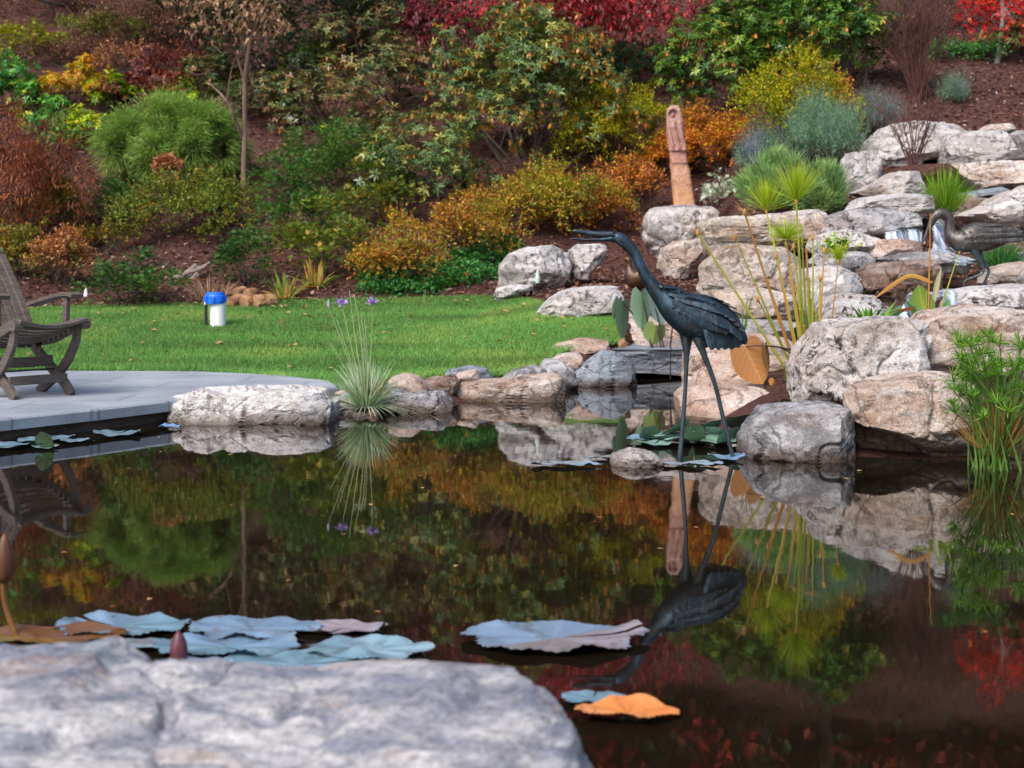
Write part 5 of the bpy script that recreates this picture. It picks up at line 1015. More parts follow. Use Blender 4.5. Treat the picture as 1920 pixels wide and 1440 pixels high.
# ------------------------------------------------------------------ canister, logs, driftwood, markers
cb2 = ground(407, 614); sc = cb2[1] / F
can = thing("irrigation_canister", "white plastic canister with a bright blue screw lid standing on the lawn", "canister", cb2)
def lathe(c, prof, k=32):
    an = np.linspace(0, 2 * np.pi, k, endpoint=False); V = np.concatenate([np.stack([c[0] + r * np.cos(an), c[1] + r * np.sin(an), np.full(k, c[2] + z)], -1) for r, z in prof]); n = len(prof)
    return V, [(i * k + j, i * k + (j + 1) % k, (i + 1) * k + (j + 1) % k, (i + 1) * k + j) for i in range(n - 1) for j in range(k)] + [tuple(range(k))[::-1], tuple((n - 1) * k + j for j in range(k))]
cc = cb2 + [.01, 0, 0]; r0 = 14.5 * sc; Hc = 48 * sc
obj("canister_body", *lathe(cc, [(r0, -.05), (r0, Hc - .02), (r0 * .97, Hc)]), M['white'], can)
cl = cc + np.array([-.03, 0, 0]); lid = obj("lid", *lathe(cl, [(r0 * 1.30, Hc - .02), (r0 * 1.33, Hc), (r0 * 1.33, Hc + .065), (r0 * 1.25, Hc + .08), (r0 * 1.18, Hc + .11), (r0 * .4, Hc + .105)]), M['bluepl'], can)
for a in np.linspace(0, 2 * np.pi, 9)[:-1]:
    p = cl + np.array([math.cos(a) * r0 * 1.32, math.sin(a) * r0 * 1.32, Hc + .035]); obj("lug", *box(p, (.03, .03, .055), np.array([[math.cos(a), -math.sin(a), 0], [math.sin(a), math.cos(a), 0], [0, 0, 1]])), M['bluepl'], lid)
q = cc + np.array([-r0 * 1.45, -.02, 0]); obj("hose", *tube([q + [0, 0, -.04], q + [-.005, 0, Hc * .5], q + [-.004, 0, Hc * .92]], .018, 10), M['black'], can)
obj("hose_fitting", *tube([q + [-.004, 0, Hc * .90], q + [-.004, 0, Hc * .99]], .023, 10), M['white'], lid) if False else obj("hose_fitting", *tube([q + [-.004, 0, Hc * .90], q + [-.004, 0, Hc * 1.0]], .023, 10), M['white'], can)
LG = [((478, 573), (513, 572), 13, "square-cut log lying at the right end of the log pile"), ((458, 572), (474, 566), 10, "pale split log in the middle of the log pile"), ((432, 571), (452, 564), 9, "tan log at the left of the pile behind the blue lid"), ((440, 553), (457, 548), 8, "orange log on top of the pile's left half"), ((462, 555), (478, 551), 8, "grey-brown log on top of the pile's right half")]
for (x0, y0), (x1, y1), r, lb in LG:
    a, b2 = ground(x0, min(y0 + 5, 576)), ground(x1, min(y1 + 6, 576)); dd = a[1] - .1; a, b2 = world(x0, y0 - r * .45, dd), world(x1, y1 - r * .45, dd + .18); rr = r * dd / F * 1.15
    k = 11; P_ = np.linspace(0, 1, 8)[:, None] * (b2 - a) + a; V, Fc = tube(P_, rr * np.array([.96, 1, 1.02, .98, 1, 1.03, 1, .95]), k); V += unit(V - P_.repeat(k, 0)[:len(V)]) * (fbm(V * 14, 3, int(x0)) * rr * .35)[:, None]
    tag(obj("log", V, Fc, M['log'], loc=P_.mean(0) - [0, 0, rr]), lb, "log", "logs piled at the bed's edge")
dw = ground(350, 522); g = Geo()
for pts in ([(312, 526), (345, 518), (372, 512)], [(345, 518), (365, 500), (366, 494)], [(358, 510), (380, 502), (394, 492)], [(372, 512), (362, 522), (350, 524)]):
    S = spline([world(x, y, dw[1]) for x, y in pts], 9); g.add(*tube(S, np.linspace(.05, .02, 9), 7))
tag(g.build("driftwood", M['drift'], loc=dw), "gnarled grey driftwood root lying on the bare mulch", "driftwood")
for px, py, lb in ((161, 556, "white cone marker poking out of the mulch by the low dark yew"), (1008, 523, "pale green cone marker in front of the grey and white boulder")):
    p = ground(px, py) if px < 500 else world(px, py, 17.6); g = Geo(); g.add(*lathe(p, [(.03, -.05), (.032, .01), (.022, .06), (.006, .14)], 12)); tag(g.build("path_light", M['white'] if px < 500 else M.setdefault('pgreen', m_simple("pale_green_plastic", (.42, .52, .42), (.5, .6, .5), 4, .5)), loc=p), lb, "marker")
p = ground(168, 62); tag(obj("timber_post", *tube([p - [0, 0, .2], p + [0, 0, .35], p + [0.01, 0, .42]], [.11, .11, .09], 10), M['log'], loc=p), "short tan timber post standing among scrub at the top left", "post")
S = np.array([ground(u_, v_) + [0, 0, .06] for u_, v_ in ((40, -14), (75, 4), (120, 14), (150, 10), (185, 16), (215, 20))]); tag(obj("irrigation_hose", *tube(spline(S, 40), .028, 8), M['black'], loc=S[0]), "dark hose lying across the slope in the top left corner", "hose")

# ------------------------------------------------------------------ garden chair
CO = np.array([-3.66, 11.02, .165]); fw = np.array([.76, -.65, 0]); fw /= np.linalg.norm(fw); wd_ = np.array([-fw[1] * -1, -fw[0], 0]); wd_ = np.array([fw[1], -fw[0], 0])   # wd_ points to the near side
ch = thing("garden_chair", "weathered grey teak armchair with crossed curved legs on the bluestone patio", "chair", CO)
def L3(f, s, z): return CO + fw * f + wd_ * s + np.array([0, 0, z])
def plank(pts, half_w, th, axis=None, name="slat", m='teak'):
    """board following pts; half_w across 'axis' (default: chair width), th thickness in the bending plane"""
    P_ = spline(pts, 18); t = unit(np.gradient(P_, axis=0)); A = np.broadcast_to(wd_ if axis is None else axis, t.shape); N_ = unit(np.cross(t, A)); A = unit(np.cross(N_, t)); V = []
    hw = np.broadcast_to(half_w, (18,)); hh = np.broadcast_to(np.asarray(th) / 2, (18,)); bv = .15
    for i in range(18):
        for sx, sy in ((-1, -1 + bv * 2), (-1 + bv, -1), (1 - bv, -1), (1, -1 + bv * 2), (1, 1 - bv * 2), (1 - bv, 1), (-1 + bv, 1), (-1, 1 - bv * 2)): V.append(P_[i] + A[i] * sx * hw[i] + N_[i] * sy * hh[i])
    Fc = [(i * 8 + j, i * 8 + (j + 1) % 8, i * 8 + 8 + (j + 1) % 8, i * 8 + 8 + j) for i in range(17) for j in range(8)] + [tuple(range(8))[::-1], tuple(17 * 8 + j for j in range(8))]
    return np.array(V), Fc
HWD = .29
for s in (-1, 1):
    sy = s * HWD
    obj("seat_rail", *plank([L3(.16, sy, .575), L3(.10, sy, .565), L3(-.08, sy, .50), L3(-.3, sy, .43), L3(-.55, sy, .40)], .022, .075), M['teak'], ch)
    obj("scroll", *tube([L3(.16, sy - .035, .565), L3(.16, sy + .035, .565)], .042, 18), M['teak'], ch)
    obj("leg", *plank([L3(.10, sy * .93, .55), L3(.07, sy * .93, .42), L3(-.06, sy * .93, .25), L3(-.26, sy * .93, .11), L3(-.46, sy * .93, 0)], .02, [.075] * 18), M['teak'], ch)
    obj("leg", *plank([L3(-.50, sy * .84, .40), L3(-.40, sy * .84, .31), L3(-.22, sy * .84, .20), L3(-.05, sy * .84, .10), L3(.06, sy * .84, 0)], .02, [.08] * 18), M['teak'], ch)
    obj("armrest", *plank([L3(-.62, sy * 1.05, .70), L3(-.4, sy * 1.07, .745), L3(-.20, sy * 1.08, .78), L3(-.04, sy * 1.08, .79), L3(.02, sy * 1.08, .775)], .055, .035), M['teak'], ch)
    obj("arm_post", *plank([L3(-.10, sy * 1.0, .49), L3(-.10, sy * 1.02, .65), L3(-.10, sy * 1.04, .77)], .02, .05), M['teak'], ch)
    obj("back_post", *plank([L3(-.50, sy * .97, .33), L3(-.71, sy * .97, .66), L3(-.98, sy * .97, 1.0), L3(-1.10, sy * .97, 1.14)], .03, .05), M['teak'], ch)
st_ = Geo()
obj("front_board", *plank([L3(.16, -HWD, .60), L3(.15, -HWD * .5, .565), L3(.14, 0, .55), L3(.15, HWD * .5, .565), L3(.16, HWD, .60)], .06, .03, axis=fw), M['teak'], ch)
for i in range(9):
    f = .08 - i * .072; z = np.interp(f, [-.55, -.3, -.08, .1], [.41, .44, .51, .575]); obj("seat_slat", *plank([L3(f, -HWD * .97, z), L3(f, -HWD * .5, z - .03), L3(f, 0, z - .04), L3(f, HWD * .5, z - .03), L3(f, HWD * .97, z)], .03, .02, axis=fw), M['teak'], ch)
for i in range(7):
    s = -HWD * .8 + i * HWD * 1.6 / 6; obj("back_slat", *plank([L3(-.52, s, .36), L3(-.72, s, .66), L3(-.99, s, 1.0), L3(-1.11, s, 1.15)], .032, .02), M['teak'], ch)
obj("top_rail", *plank([L3(-1.06, -HWD, 1.09), L3(-1.07, 0, 1.12), L3(-1.06, HWD, 1.09)], .05, .03, axis=np.array([0, 0, 1.0])), M['teak'], ch)
obj("stretcher", *plank([L3(-.02, -HWD * .85, .135), L3(-.02, 0, .135), L3(-.02, HWD * .85, .135)], .035, .03, axis=np.array([0, 0, 1.0])), M['teak'], ch)
obj("stretcher", *plank([L3(-.36, -HWD * .85, .10), L3(-.36, 0, .10), L3(-.36, HWD * .85, .10)], .03, .03, axis=np.array([0, 0, 1.0])), M['teak'], ch)
obj("lower_board", *plank([L3(-.20, -HWD * .8, .27), L3(-.20, 0, .26), L3(-.20, HWD * .8, .27)], .04, .025, axis=np.array([0, 0, 1.0])), M['teak'], ch)
obj("cross_rod", *tube([L3(-.16, -HWD * .9, .20), L3(-.16, HWD * .9, .20)], .007, 8), M['black'], ch)

# ------------------------------------------------------------------ lily pads
def pad(px, py, wpx, label, mat='pad', asp=1.0, ser=.0, tilt=(0, 0), cup=.02, z=.012, rot=None, cols=((.42, .52, .58),), group=None, notch=.22, k=72, name="lily_pad", rim=.0, xy=None):
    SEED[0] += 3; rs = np.random.default_rng(SEED[0]); c = onwater(px, py, z) if xy is None else np.array([xy[0], xy[1], z]); r = wpx * c[1] / F / 2; rot = rs.uniform(0, 6.28) if rot is None else rot
    nr = 11; an = np.linspace(notch / 2, 2 * np.pi - notch / 2, k); V = []; C = []; base = np.array(cols)
    ph = rs.uniform(0, 6.28, 4); zig = rs.uniform(.2, 1.5, k)
    for i in range(nr):
        f = (i + .001) / (nr - 1); rad = f * (1 + .05 * np.sin(3 * an + ph[0]) + .03 * np.sin(5 * an + ph[1])); e = max(0, (f - .8) / .2)
        if ser: rad = rad + ser * e * (np.abs(((np.arange(k) * .5) % 1) - .5) * 4 - 1) * zig + e * .16 * fbm(np.stack([np.cos(an) * 2.6, np.sin(an) * 2.6, an * 0 + SEED[0]], -1), 4, SEED[0])
        cl_ = np.clip(fbm(np.stack([np.cos(an) * 1.6, np.sin(an) * 1.6, an * 0 + SEED[0] * .7], -1), 3, 5) - .05, 0, 1); zz = cup * f ** 2 * (1 + .8 * np.sin(2 * an + ph[2])) * r * 4 + f * .025 * np.sin(7 * an + ph[3]) * r + rim * 1.6 * cl_ ** 1.3 * smooth(.55, 1, np.full(k, f)) * r + e * (rim * .5 * (.5 + .5 * np.sin(an * 3 + ph[0])) * (.6 + .4 * np.sin(an * 11 + ph[3])) + ser * .5 * (np.arange(k) % 2)) * r
        x, y = rad * np.cos(an + rot) * r, rad * np.sin(an + rot) * r * asp
        V.append(np.stack([x, y, zz + x * tilt[0] + y * tilt[1]], -1)); cc_ = base[0] + (base[-1] - base[0]) * smooth(.4, .6, .5 + .5 * np.sin(an + ph[1] * 2))[:, None]
        vein = 1 + .35 * (np.abs(np.sin(an * 7)) ** 14) * smooth(1, .5, np.full(k, f)) - .12 * (np.abs(np.cos(an * 7)) ** 6); 
        if ser: cc_ = cc_ + (np.array([.12, .05, .03]) - cc_) * (.8 * smooth(.9, 1, np.full(k, f)) * smooth(.35, .6, vnoise(np.stack([an * 2.2, an * 0, an * 0 + SEED[0]], -1), 3)))[:, None]
        C.append(cc_ * vein[:, None])
    V = np.concatenate(V) + c; C = np.clip(np.concatenate(C), 0, .95); Fc = [(i * k + j, i * k + j + 1, (i + 1) * k + j + 1, (i + 1) * k + j) for i in range(nr - 1) for j in range(k - 1)]
    o = obj(name, V, Fc, M[mat], loc=c, col=C, smooth_=True); return tag(o, label, "lily pad", group)
GN = "lily pads in front of the ledge rock"
SKY_BL, BG, PK = (.17, .25, .36), (.12, .23, .25), (.42, .19, .16)  # the first tint carries the sky's sheen as blue pad colour
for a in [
 (222, 1174, 255, "pale blue serrated pad left of the pad group, farthest from the ledge rock's right end", 'pad', dict(cols=(SKY_BL, BG))),
 (470, 1178, 250, "pale blue serrated pad at the middle back of the pad group", 'pad', dict(cols=(SKY_BL,))),
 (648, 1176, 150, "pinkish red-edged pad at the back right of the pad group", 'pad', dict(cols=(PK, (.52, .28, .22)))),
 (425, 1212, 270, "wide wavy blue pad in the centre of the pad group", 'pad', dict(cols=(SKY_BL, BG), rim=.14)),
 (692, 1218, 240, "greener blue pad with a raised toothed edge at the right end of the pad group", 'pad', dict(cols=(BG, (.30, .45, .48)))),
 (560, 1246, 290, "blue pad touching the top of the ledge rock", 'pad', dict(cols=(SKY_BL, BG))),
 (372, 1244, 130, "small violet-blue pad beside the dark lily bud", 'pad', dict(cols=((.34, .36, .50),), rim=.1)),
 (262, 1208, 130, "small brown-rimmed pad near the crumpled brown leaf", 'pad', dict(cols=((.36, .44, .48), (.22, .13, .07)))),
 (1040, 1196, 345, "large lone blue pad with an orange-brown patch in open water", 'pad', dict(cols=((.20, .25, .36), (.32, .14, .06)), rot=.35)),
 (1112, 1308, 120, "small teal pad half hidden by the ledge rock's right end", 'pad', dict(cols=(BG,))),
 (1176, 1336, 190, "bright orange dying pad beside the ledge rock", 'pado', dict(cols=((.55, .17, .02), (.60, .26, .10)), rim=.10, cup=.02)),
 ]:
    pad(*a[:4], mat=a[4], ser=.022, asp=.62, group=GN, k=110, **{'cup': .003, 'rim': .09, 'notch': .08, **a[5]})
pad(70, 1196, 330, "crumpled rotting brown leaf floating behind the ledge rock's left end", 'padb', ser=.02, rim=.05, cup=.006, cols=((.12, .045, .012), (.20, .12, .015)), asp=.45, group=GN, name="dead_lily_leaf")
GL = "lily pads under the patio edge"
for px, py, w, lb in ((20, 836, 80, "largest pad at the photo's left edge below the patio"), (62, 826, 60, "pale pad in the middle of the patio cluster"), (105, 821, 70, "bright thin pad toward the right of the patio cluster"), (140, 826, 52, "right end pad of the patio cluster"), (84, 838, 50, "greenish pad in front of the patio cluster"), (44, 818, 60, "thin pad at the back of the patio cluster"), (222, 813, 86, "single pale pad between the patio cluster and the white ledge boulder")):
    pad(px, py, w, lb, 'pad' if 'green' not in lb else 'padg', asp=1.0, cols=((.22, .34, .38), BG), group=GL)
pad(84, 829, 34, "small yellow-green leaf standing up in the patio cluster", 'padg', tilt=(0, -1.1), cols=((.22, .30, .03),), group=GL, z=.05)
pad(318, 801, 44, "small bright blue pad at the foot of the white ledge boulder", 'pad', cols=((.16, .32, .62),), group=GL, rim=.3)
GR = "lily pads around the crane's legs"
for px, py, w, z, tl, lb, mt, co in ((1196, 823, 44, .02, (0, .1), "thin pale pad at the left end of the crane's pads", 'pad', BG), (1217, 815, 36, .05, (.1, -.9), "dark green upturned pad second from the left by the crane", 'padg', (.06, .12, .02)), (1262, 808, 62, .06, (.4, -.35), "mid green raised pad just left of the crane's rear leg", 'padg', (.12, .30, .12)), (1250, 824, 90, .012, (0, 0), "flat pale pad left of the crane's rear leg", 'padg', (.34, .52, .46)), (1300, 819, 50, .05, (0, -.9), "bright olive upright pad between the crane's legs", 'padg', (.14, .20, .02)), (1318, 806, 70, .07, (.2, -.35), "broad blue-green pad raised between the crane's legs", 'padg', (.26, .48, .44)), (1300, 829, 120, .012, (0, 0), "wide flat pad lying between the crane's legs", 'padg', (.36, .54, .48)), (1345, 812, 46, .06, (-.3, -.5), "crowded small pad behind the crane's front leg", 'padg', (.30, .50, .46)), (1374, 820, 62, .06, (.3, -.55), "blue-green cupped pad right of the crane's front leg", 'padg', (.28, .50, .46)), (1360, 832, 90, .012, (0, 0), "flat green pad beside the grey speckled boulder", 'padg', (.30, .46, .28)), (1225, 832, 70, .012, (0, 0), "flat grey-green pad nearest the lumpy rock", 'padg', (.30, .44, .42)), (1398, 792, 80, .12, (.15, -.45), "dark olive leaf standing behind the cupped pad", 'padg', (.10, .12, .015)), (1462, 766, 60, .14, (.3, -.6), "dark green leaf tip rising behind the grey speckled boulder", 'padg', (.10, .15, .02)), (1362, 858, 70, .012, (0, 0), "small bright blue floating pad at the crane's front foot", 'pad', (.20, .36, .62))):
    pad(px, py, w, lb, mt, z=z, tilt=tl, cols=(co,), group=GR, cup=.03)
for px, py, w, lb in ((1060, 870, 130, "long pale mat of floating debris at the left of the shallows"), (1125, 857, 75, "ragged bluish mat of debris behind the lumpy rock"), (1290, 870, 130, "pale brown debris mat at the crane's rear foot")):
    pad(px, py, w, lb, 'pad', asp=.4, ser=.02, rim=.08, cup=.004, cols=((.30, .34, .38), (.34, .29, .25)), name="floating_debris", group="floating debris in the shallows")
    COL.objects[-1]["category"] = "debris"
# lily buds
b1 = onwater(38, 1196); t = thing("lily_bud", "closed brown lily bud on a curved amber stem at the photo's left edge", "flower bud", b1)
s = b1[1]; P_ = spline([world(38, 1196, s) - [0, 0, .02], world(18, 1160, s), world(7, 1120, s), world(6, 1085, s)], 14); obj("stem", *tube(P_, np.linspace(.011, .008, 14), 8), M.setdefault('amber', m_simple("amber_stem", (.11, .035, .015), (.24, .11, .02), 6, .4)), t, smooth_=True)
def petalbud(c, h, r, m, parent):
    return obj("petals", *lathe(c, [(r * .45, 0), (r * .85, h * .18), (r, h * .42), (r * .85, h * .66), (r * .5, h * .86), (r * .06, h)], 14), m, parent, smooth_=True)
petalbud(world(8, 1092, s), 92 * s / F, 17 * s / F, M.setdefault('budbr', m_simple("brown_bud", (.06, .022, .012), (.16, .06, .025), 7, .45)), t)
b2_ = onwater(335, 1244); t = thing("lily_bud", "dark purple pointed lily bud between the pads and the ledge rock", "flower bud", b2_); petalbud(b2_ - [0, 0, .01], .11, .028, M.setdefault('budpu', m_simple("purple_bud", (.06, .015, .022), (.16, .05, .06), 7, .4)), t)
LATE = []
# ------------------------------------------------------------------ papyrus, umbrella sedge, elephant ears
def rays(c, n, L, w, pal, up=.5, seed=1, spread=1.0, droop=.25):
    rs = np.random.default_rng(seed); D_ = unit(rs.normal(0, 1, (n, 3)) * [spread, spread, .55] + UP * up); k = 5; s = np.linspace(0, 1, k); Ln = L * rs.uniform(.7, 1.1, n)
    p = c + D_[:, None] * (s[None, :, None] * Ln[:, None, None]) - np.array([0, 0, 1.0]) * (droop * s ** 2)[None, :, None] * Ln[:, None, None] * (1 - np.clip(D_[:, 2:3], -1, 1)[:, None])
    sd = unit(np.cross(D_, sphere(n))); wd = w * np.array([.6, 1, 1, .8, .25]) * .5; V = np.stack([p - sd[:, None] * wd[None, :, None], p + sd[:, None] * wd[None, :, None]], 2).reshape(-1, 3)
    i0 = (np.arange(n)[:, None] * 2 * k + np.arange(k - 1)[None] * 2).ravel(); return V, np.stack([i0, i0 + 1, i0 + 3, i0 + 2], -1), np.repeat(pickcol(pal, p[:, 0] * 5, seed, 3, .8, .2), 2 * k, 0)
PAL['pap'] = [(3, (.26, .34, .04)), (2, (.36, .40, .06)), (1, (.18, .28, .05))]
PAL['papdry'] = [(3, (.34, .20, .10)), (2, (.42, .30, .16)), (1, (.26, .28, .10))]
PAL['umb'] = [(3, (.06, .15, .025)), (3, (.10, .21, .03)), (1, (.18, .27, .06))]
mst = m_simple("papyrus_stem", (.22, .26, .02), (.36, .36, .04), 5, .5); mso = m_simple("amber_papyrus_stem", (.38, .15, .03), (.42, .26, .05), 5, .5); msg = m_simple("green_sedge_stem", (.05, .12, .015), (.12, .2, .03), 3, .5)
DPp = 11.2; pbs = world(1512, 735, DPp)
pp = thing("papyrus", "tall yellow-green papyrus clump with spiky umbels rising beside the lichen boulder", "plant", pbs)
for i, (tx, ty, bx, r, kind, L, n) in enumerate([(1308, 436, 1505, 3.2, 'd', 62, 26), (1378, 445, 1507, 2.6, 'd', 42, 24), (1396, 398, 1508, 3.6, 'd', 40, 20), (1437, 396, 1512, 3.0, 'g', 66, 110), (1493, 377, 1512, 3.0, 'g', 76, 110), (1473, 446, 1516, 3.0, 'b', 44, 130), (1488, 462, 1518, 3.0, 'd', 30, 20), (1524, 446, 1521, 2.8, 'd', 22, 24), (1572, 490, 1540, 2.0, 'g', 32, 70), (1489, 330, 1510, 1.6, 'n', 0, 0), (1420, 560, 1508, 2.6, 'd', 20, 12), (1440, 530, 1506, 3.2, 'd', 16, 10), (1538, 522, 1530, 3.0, 'd', 18, 12), (1495, 540, 1514, 4.2, 'd', 22, 14), (1512, 470, 1522, 4.0, 'd', 14, 10), (1530, 585, 1524, 4.5, 'd', 12, 8), (1460, 600, 1503, 3.4, 'd', 12, 8), (1508, 610, 1508, 5, 'n', 0, 0), (1520, 560, 1517, 5, 'n', 0, 0), (1500, 580, 1510, 4.5, 'n', 0, 0), (1535, 600, 1526, 4.5, 'n', 0, 0), (1480, 500, 1510, 3.6, 'n', 0, 0), (1502, 420, 1516, 3.4, 'n', 0, 0), (1455, 480, 1507, 3.2, 'd', 12, 8), (1548, 640, 1530, 5, 'n', 0, 0), (1517, 520, 1520, 4, 'n', 0, 0), (1545, 470, 1528, 2.6, 'd', 14, 10)]):
    rs = np.random.default_rng(60 + i); a = world(bx, 740, DPp + rs.normal(0, .07)); e = world(tx, ty, DPp + rs.normal(0, .25)); m = (a + e) / 2 + np.array([(a[0] - e[0]) * -.08 + .01, 0, .08])
    P_ = bez(a, m, e, 14); st = obj("stem", *tube(P_, np.linspace(r, r * .55, 14) * DPp / F * .85, 6), mso if i % 3 == 2 else mst, pp)
    if kind != 'n':
        V, Fc, C = rays(e, n * (3 if kind != 'd' else 1), L * DPp / F, .003, 'papdry' if kind == 'd' else 'pap', {'g': 1.5, 'b': .75, 'd': .35}[kind], 70 + i, .62 if kind == 'g' else 1.0, .1)
        obj("flower_head", V, Fc, M['blade'], st, col=C)
        if kind != 'b': obj("bract", *lathe(e - [0, 0, .02], [(.006, -.01), (.014, .01), (.012, .03), (.003, .05)], 8), mso, st)
for tip, top, w, f, cl in (((1500, 640), (1508, 735), 20, .3, ((.12, .16, .03), (.08, .12, .03))), ((1530, 610), (1520, 735), 22, .8, ((.30, .12, .03), (.20, .14, .03))), ((1512, 575), (1514, 735), 18, .5, ((.10, .17, .04), (.07, .12, .03))), ((1478, 690), (1505, 738), 14, .6, ((.34, .18, .05), (.3, .14, .04))), ((1545, 650), (1524, 735), 15, .4, ((.16, .22, .04), (.2, .2, .05)))):
    LATE.append((tip, top, w, f, cl))
# umbrella sedge clump at the right edge
us_b = onwater(1872, 878); ug = thing("umbrella_sedge", "dense green umbrella sedge clump standing in the water beside the overhanging boulder", "plant", us_b)
rs = np.random.default_rng(77)
for i in range(96):
    a = us_b + np.array([rs.normal(0, .075), rs.normal(.02, .08), -.02]); tx, ty = rs.uniform(1785, 1990), rs.uniform(632, 800) if i > 24 else rs.uniform(640, 720); e = world(tx, ty, us_b[1] + rs.normal(0, .18)); e = a + (e - a) * np.array([1, 1, 1])
    P_ = bez(a, (a + e) / 2 + np.array([(a[0] - e[0]) * .25, 0, .06]), e, 8); st = obj("stem", *tube(P_, np.linspace(.0055, .003, 8), 5), msg, ug)
    V, Fc, C = rays(e, 26, .10 * rs.uniform(.6, 1.2), .0055, 'umb', 1.0, 200 + i, 1.0, .25); obj("leaf_whorl", V, Fc, M['blade'], st, col=C)
V, Fc, C = rays(us_b + [0, 0, .02], 110, .42, .012, 'straw', 1.5, 5, .55, .1); obj("dry_base", V, Fc, M['blade'], ug, col=C)
# big arrow-shaped leaves
def bigleaf(tip, top, wpx, d, th_face, cols, parent, seed, name="leaf", fold=.25, side=(1, 0)):
    """hanging heart-shaped blade between stalk point 'top' and 'tip' (photo pixels), turned by th_face about its own axis"""
    a, b_ = world(*top, d), world(*tip, d); ax = b_ - a; L = np.linalg.norm(ax); ax /= L; sd = np.cross(ax, [0, 1.0, 0]); sd /= np.linalg.norm(sd); nn = np.cross(sd, ax); w = wpx * d / F / 2
    k, m = 40, 17; V = []; C = []
    for i in range(k):
        f = i / (k - 1); sh = (math.sin(math.pi * min(1, f * .82 + .20)) ** .75) * (1 if f > .05 else .75) * (1 - .98 * max(0, (f - .9) / .1))
        for j in range(m):
            q = j / (m - 1) * 2 - 1; lobes = -.16 * L * (abs(q) ** 1.2) * max(0, 1 - f * 3.2); y = q * w * sh
            p = a + ax * (f * L + lobes) + (sd * math.cos(th_face) + nn * math.sin(th_face)) * y + nn * (fold * (.4 if wpx > 80 else 1.2) * abs(y) * math.cos(th_face) + .04 * L * math.sin(f * 3)) ; V.append(p)
            ve = 1 - .2 * (abs(math.sin((f - abs(q) * .35) * 20)) ** 10) ; ve *= 1.25 if j == m // 2 else 1; C.append(np.array(cols[0]) * (1 - abs(q)) * ve + np.array(cols[1]) * abs(q) * ve)
    Fc = [(i * m + j, i * m + j + 1, (i + 1) * m + j + 1, (i + 1) * m + j) for i in range(k - 1) for j in range(m - 1)]
    return obj(name, V, Fc, M['gloss'], parent, col=np.clip(C, 0, .9), smooth_=True)
for tip, top, w, f, cl in LATE: bigleaf(tip, top, w, DPp - .12, f, cl, pp, 9, name="sheath_leaf")
DE = 15.0; eb = world(1240, 655, DE); ee = thing("elephant_ear", "elephant ear plant with grey-green arrow leaves behind the slate footbridge", "plant", eb)
GG = ((.13, .22, .12), (.20, .30, .20)); mk_ = M.setdefault('purpstem', m_simple("dark_purple_stalk", (.025, .012, .015), (.06, .03, .03), 5, .4))
for tip, top, w, f, st, cl in (((1166, 638), (1168, 568), 46, .9, 1228, GG), ((1203, 620), (1202, 548), 42, .2, 1222, GG), ((1246, 610), (1222, 555), 44, -.6, 1245, ((.16, .24, .22), (.24, .33, .33))), ((1222, 648), (1230, 610), 46, .3, 1240, ((.24, .30, .08), (.20, .30, .10))), ((1150, 600), (1160, 560), 22, .7, 1226, GG), ((1282, 600), (1270, 560), 34, .5, 1256, GG)):
    bigleaf(tip, top, w, DE, f, cl, ee, 1); obj("stalk", *tube(bez(world(st, 658, DE), world((st + top[0]) / 2 + (st - top[0]) * .1, (658 + top[1]) / 2 - 12, DE + .05), world(*top, DE + .02), 10), np.linspace(.010, .006, 10), 7), mk_, ee)
tag(bigleaf((1160, 652), (1172, 640), 18, DE, .2, ((.50, .26, .12), (.5, .3, .2)), ee, 3), "withered orange leaf")
DO = 10.9; ob_ = world(1492, 770, DO); eo = thing("elephant_ear", "elephant ear with a big orange autumn leaf by the crane's tail", "plant", ob_)
OR_ = ((.56, .27, .10), (.50, .22, .07)); BR = ((.30, .17, .06), (.22, .14, .05))
for tip, top, w, f, cl, base, lb in (((1432, 723), (1396, 648), 84, .45, OR_, (1490, 658), "large bright orange leaf"), ((1441, 699), (1434, 648), 24, .8, BR, (1490, 668), "narrow brown leaf"), ((1478, 726), (1478, 690), 22, .5, ((.16, .20, .03), (.10, .13, .03)), (1493, 735), "green leaf"), ((1446, 724), (1452, 712), 20, .3, OR_, (1492, 731), "small orange leaf")):
    tag(bigleaf(tip, top, w, DO, f, cl, eo, 2), lb); obj("stalk", *tube(bez(world(*base, DO), world((base[0] + top[0]) / 2, min(base[1], top[1]) - 4, DO), world(top[0], top[1] + 2, DO + .01), 9), np.linspace(.008, .004, 9), 7), mk_, eo)
obj("stalk", *tube(bez(world(1496, 775, DO), world(1490, 715, DO), world(1490, 655, DO), 9), np.linspace(.016, .009, 9), 8), mso, eo)
bigleaf((1503, 700), (1500, 640), 18, DO, .7, ((.30, .12, .02), (.3, .16, .03)), eo, 4)
# canna by the lower fall
DN = 11.0; nb_ = world(1725, 625, DN); cn = thing("canna", "broad-leaved canna with one orange leaf in front of the lower waterfall", "plant", nb_)
GC = ((.22, .30, .04), (.14, .24, .05)); GB_ = ((.10, .26, .08), (.16, .34, .14))
for tip, top, w, f, cl, lb in (((1722, 532), (1738, 600), 46, .3, GC, "upright yellow-green leaf"), ((1697, 562), (1730, 590), 14, .5, GB_, None), ((1655, 602), (1690, 580), 18, .4, GB_, None), ((1658, 590), (1712, 578), 12, .9, ((.60, .22, .03), (.5, .16, .03)), "curled orange leaf"), ((1780, 560), (1768, 600), 20, .5, GB_, None), ((1766, 500), (1752, 560), 12, .8, ((.34, .34, .2), (.3, .26, .14)), "thin dry leaf"), ((1790, 585), (1762, 590), 12, .4, GB_, None)):
    o = bigleaf(tip, top, w, DN, f, cl, cn, 5); 
    if lb: tag(o, lb)
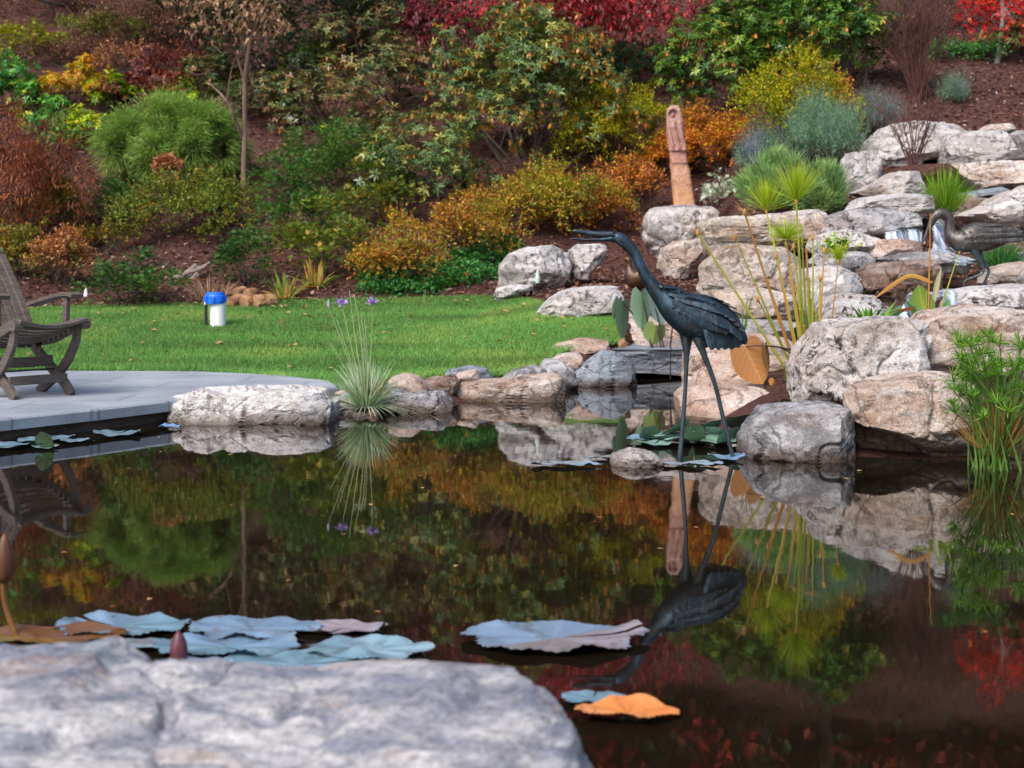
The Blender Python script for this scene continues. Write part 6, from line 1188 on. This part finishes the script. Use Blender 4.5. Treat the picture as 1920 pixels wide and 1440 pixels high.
for x0, x1, y1, m_ in ((1735, 1738, 545, mst), (1728, 1700, 588, mk_), (1740, 1745, 400, mso), (1752, 1800, 470, mst)):
    obj("stalk", *tube(bez(world(x0, 625, DN), world((x0 + x1) / 2, (625 + y1) / 2 - 10, DN), world(x1, y1, DN), 9), np.linspace(.008, .003, 9), 6), m_, cn)
tag(obj("leaf", *tube(spline([world(1748, 530, DN), world(1710, 517, DN), world(1680, 530, DN), world(1640, 560, DN)], 12), [.004] + [.016] * 9 + [.008, .002], 6, ry=[.002] * 12), mso, cn), "long arching orange leaf")
for tip, top, lb in (((1365, 580), (1395, 600), None),): pass
# thin reeds in the gravel beside the crane's tail
tuft('reed', "few thin green reed blades left of the amber papyrus stems", 'plant', world(1392, 618, 12.1), 9, .38, .05, .012, 'umb', seed=55, lean=.15)
tuft('reed', "fringe of green leaves behind the lichen boulder's left shoulder", 'plant', world(1632, 608, 10.9), 40, .2, .10, .03, 'umb', seed=56, lean=.9)
tag(obj("bare_stalk", *tube(bez(world(1257, 712, 13.6), world(1257, 685, 13.6), world(1258, 652, 13.6), 8), .006, 6), mk_, loc=world(1257, 712, 13.6)), "single dark lily stalk standing in front of the footbridge", "plant stalk")

# ------------------------------------------------------------------ falling water
def fall(name, pts, half, mat='fall'):
    """ribbon of water: pts = (px, py, d) down the flow, half = half width in px"""
    S = spline(pts, 30); c = np.stack([(S[:, 0] - 960) * S[:, 2] / F, S[:, 2], CAM_H - (S[:, 1] - YH) * S[:, 2] / F], -1); h = np.interp(np.linspace(0, 1, 30), np.linspace(0, 1, len(half)), half) * S[:, 2] / F; k = 24; q = np.linspace(-1, 1, k)
    V = c[:, None] + np.array([1.0, 0, 0]) * (q[None, :, None] * h[:, None, None]); nz = fbm(np.stack([V[..., 0] * 14, V[..., 1] * 2, V[..., 2] * 2], -1).reshape(-1, 3), 3, 8).reshape(30, k); V[..., 1] += nz * .035; V[..., 2] += nz * .02 - (np.abs(q) ** 4 * .03)[None]
    V = V.reshape(-1, 3); V2 = V + np.array([0, .03, -.03]); m = len(V)
    Fc = [(i * k + j, i * k + j + 1, (i + 1) * k + j + 1, (i + 1) * k + j) for i in range(29) for j in range(k - 1)]; Fc += [tuple(x + m for x in f[::-1]) for f in Fc]
    o = obj(name, np.concatenate([V, V2]), Fc, M[mat], smooth_=True); return tag(o, kind='structure')
fall("waterfall", [(1695, 427, 15.9), (1695, 431, 15.35), (1696, 440, 15.25), (1697, 462, 15.15)], [36, 36, 33, 30])
fall("waterfall", [(1760, 413, 16.2), (1760, 418, 15.6), (1762, 445, 15.4), (1765, 468, 15.2)], [13, 11, 12, 16])
fall("stream_water", [(1768, 464, 15.2), (1766, 474, 14.6), (1800, 482, 14.0), (1830, 488, 13.7)], [24, 30, 26, 16])
fall("waterfall", [(1718, 549, 12.7), (1714, 554, 12.1), (1704, 572, 11.95), (1695, 604, 11.8)], [16, 15, 15, 18])
fall("waterfall", [(1778, 541, 12.8), (1784, 545, 12.15), (1782, 562, 12.0), (1770, 600, 11.85)], [15, 14, 13, 13])
fall("stream_water", [(1795, 542, 13.2), (1780, 544, 12.9), (1750, 548, 12.6), (1725, 552, 12.4)], [14, 26, 30, 30])
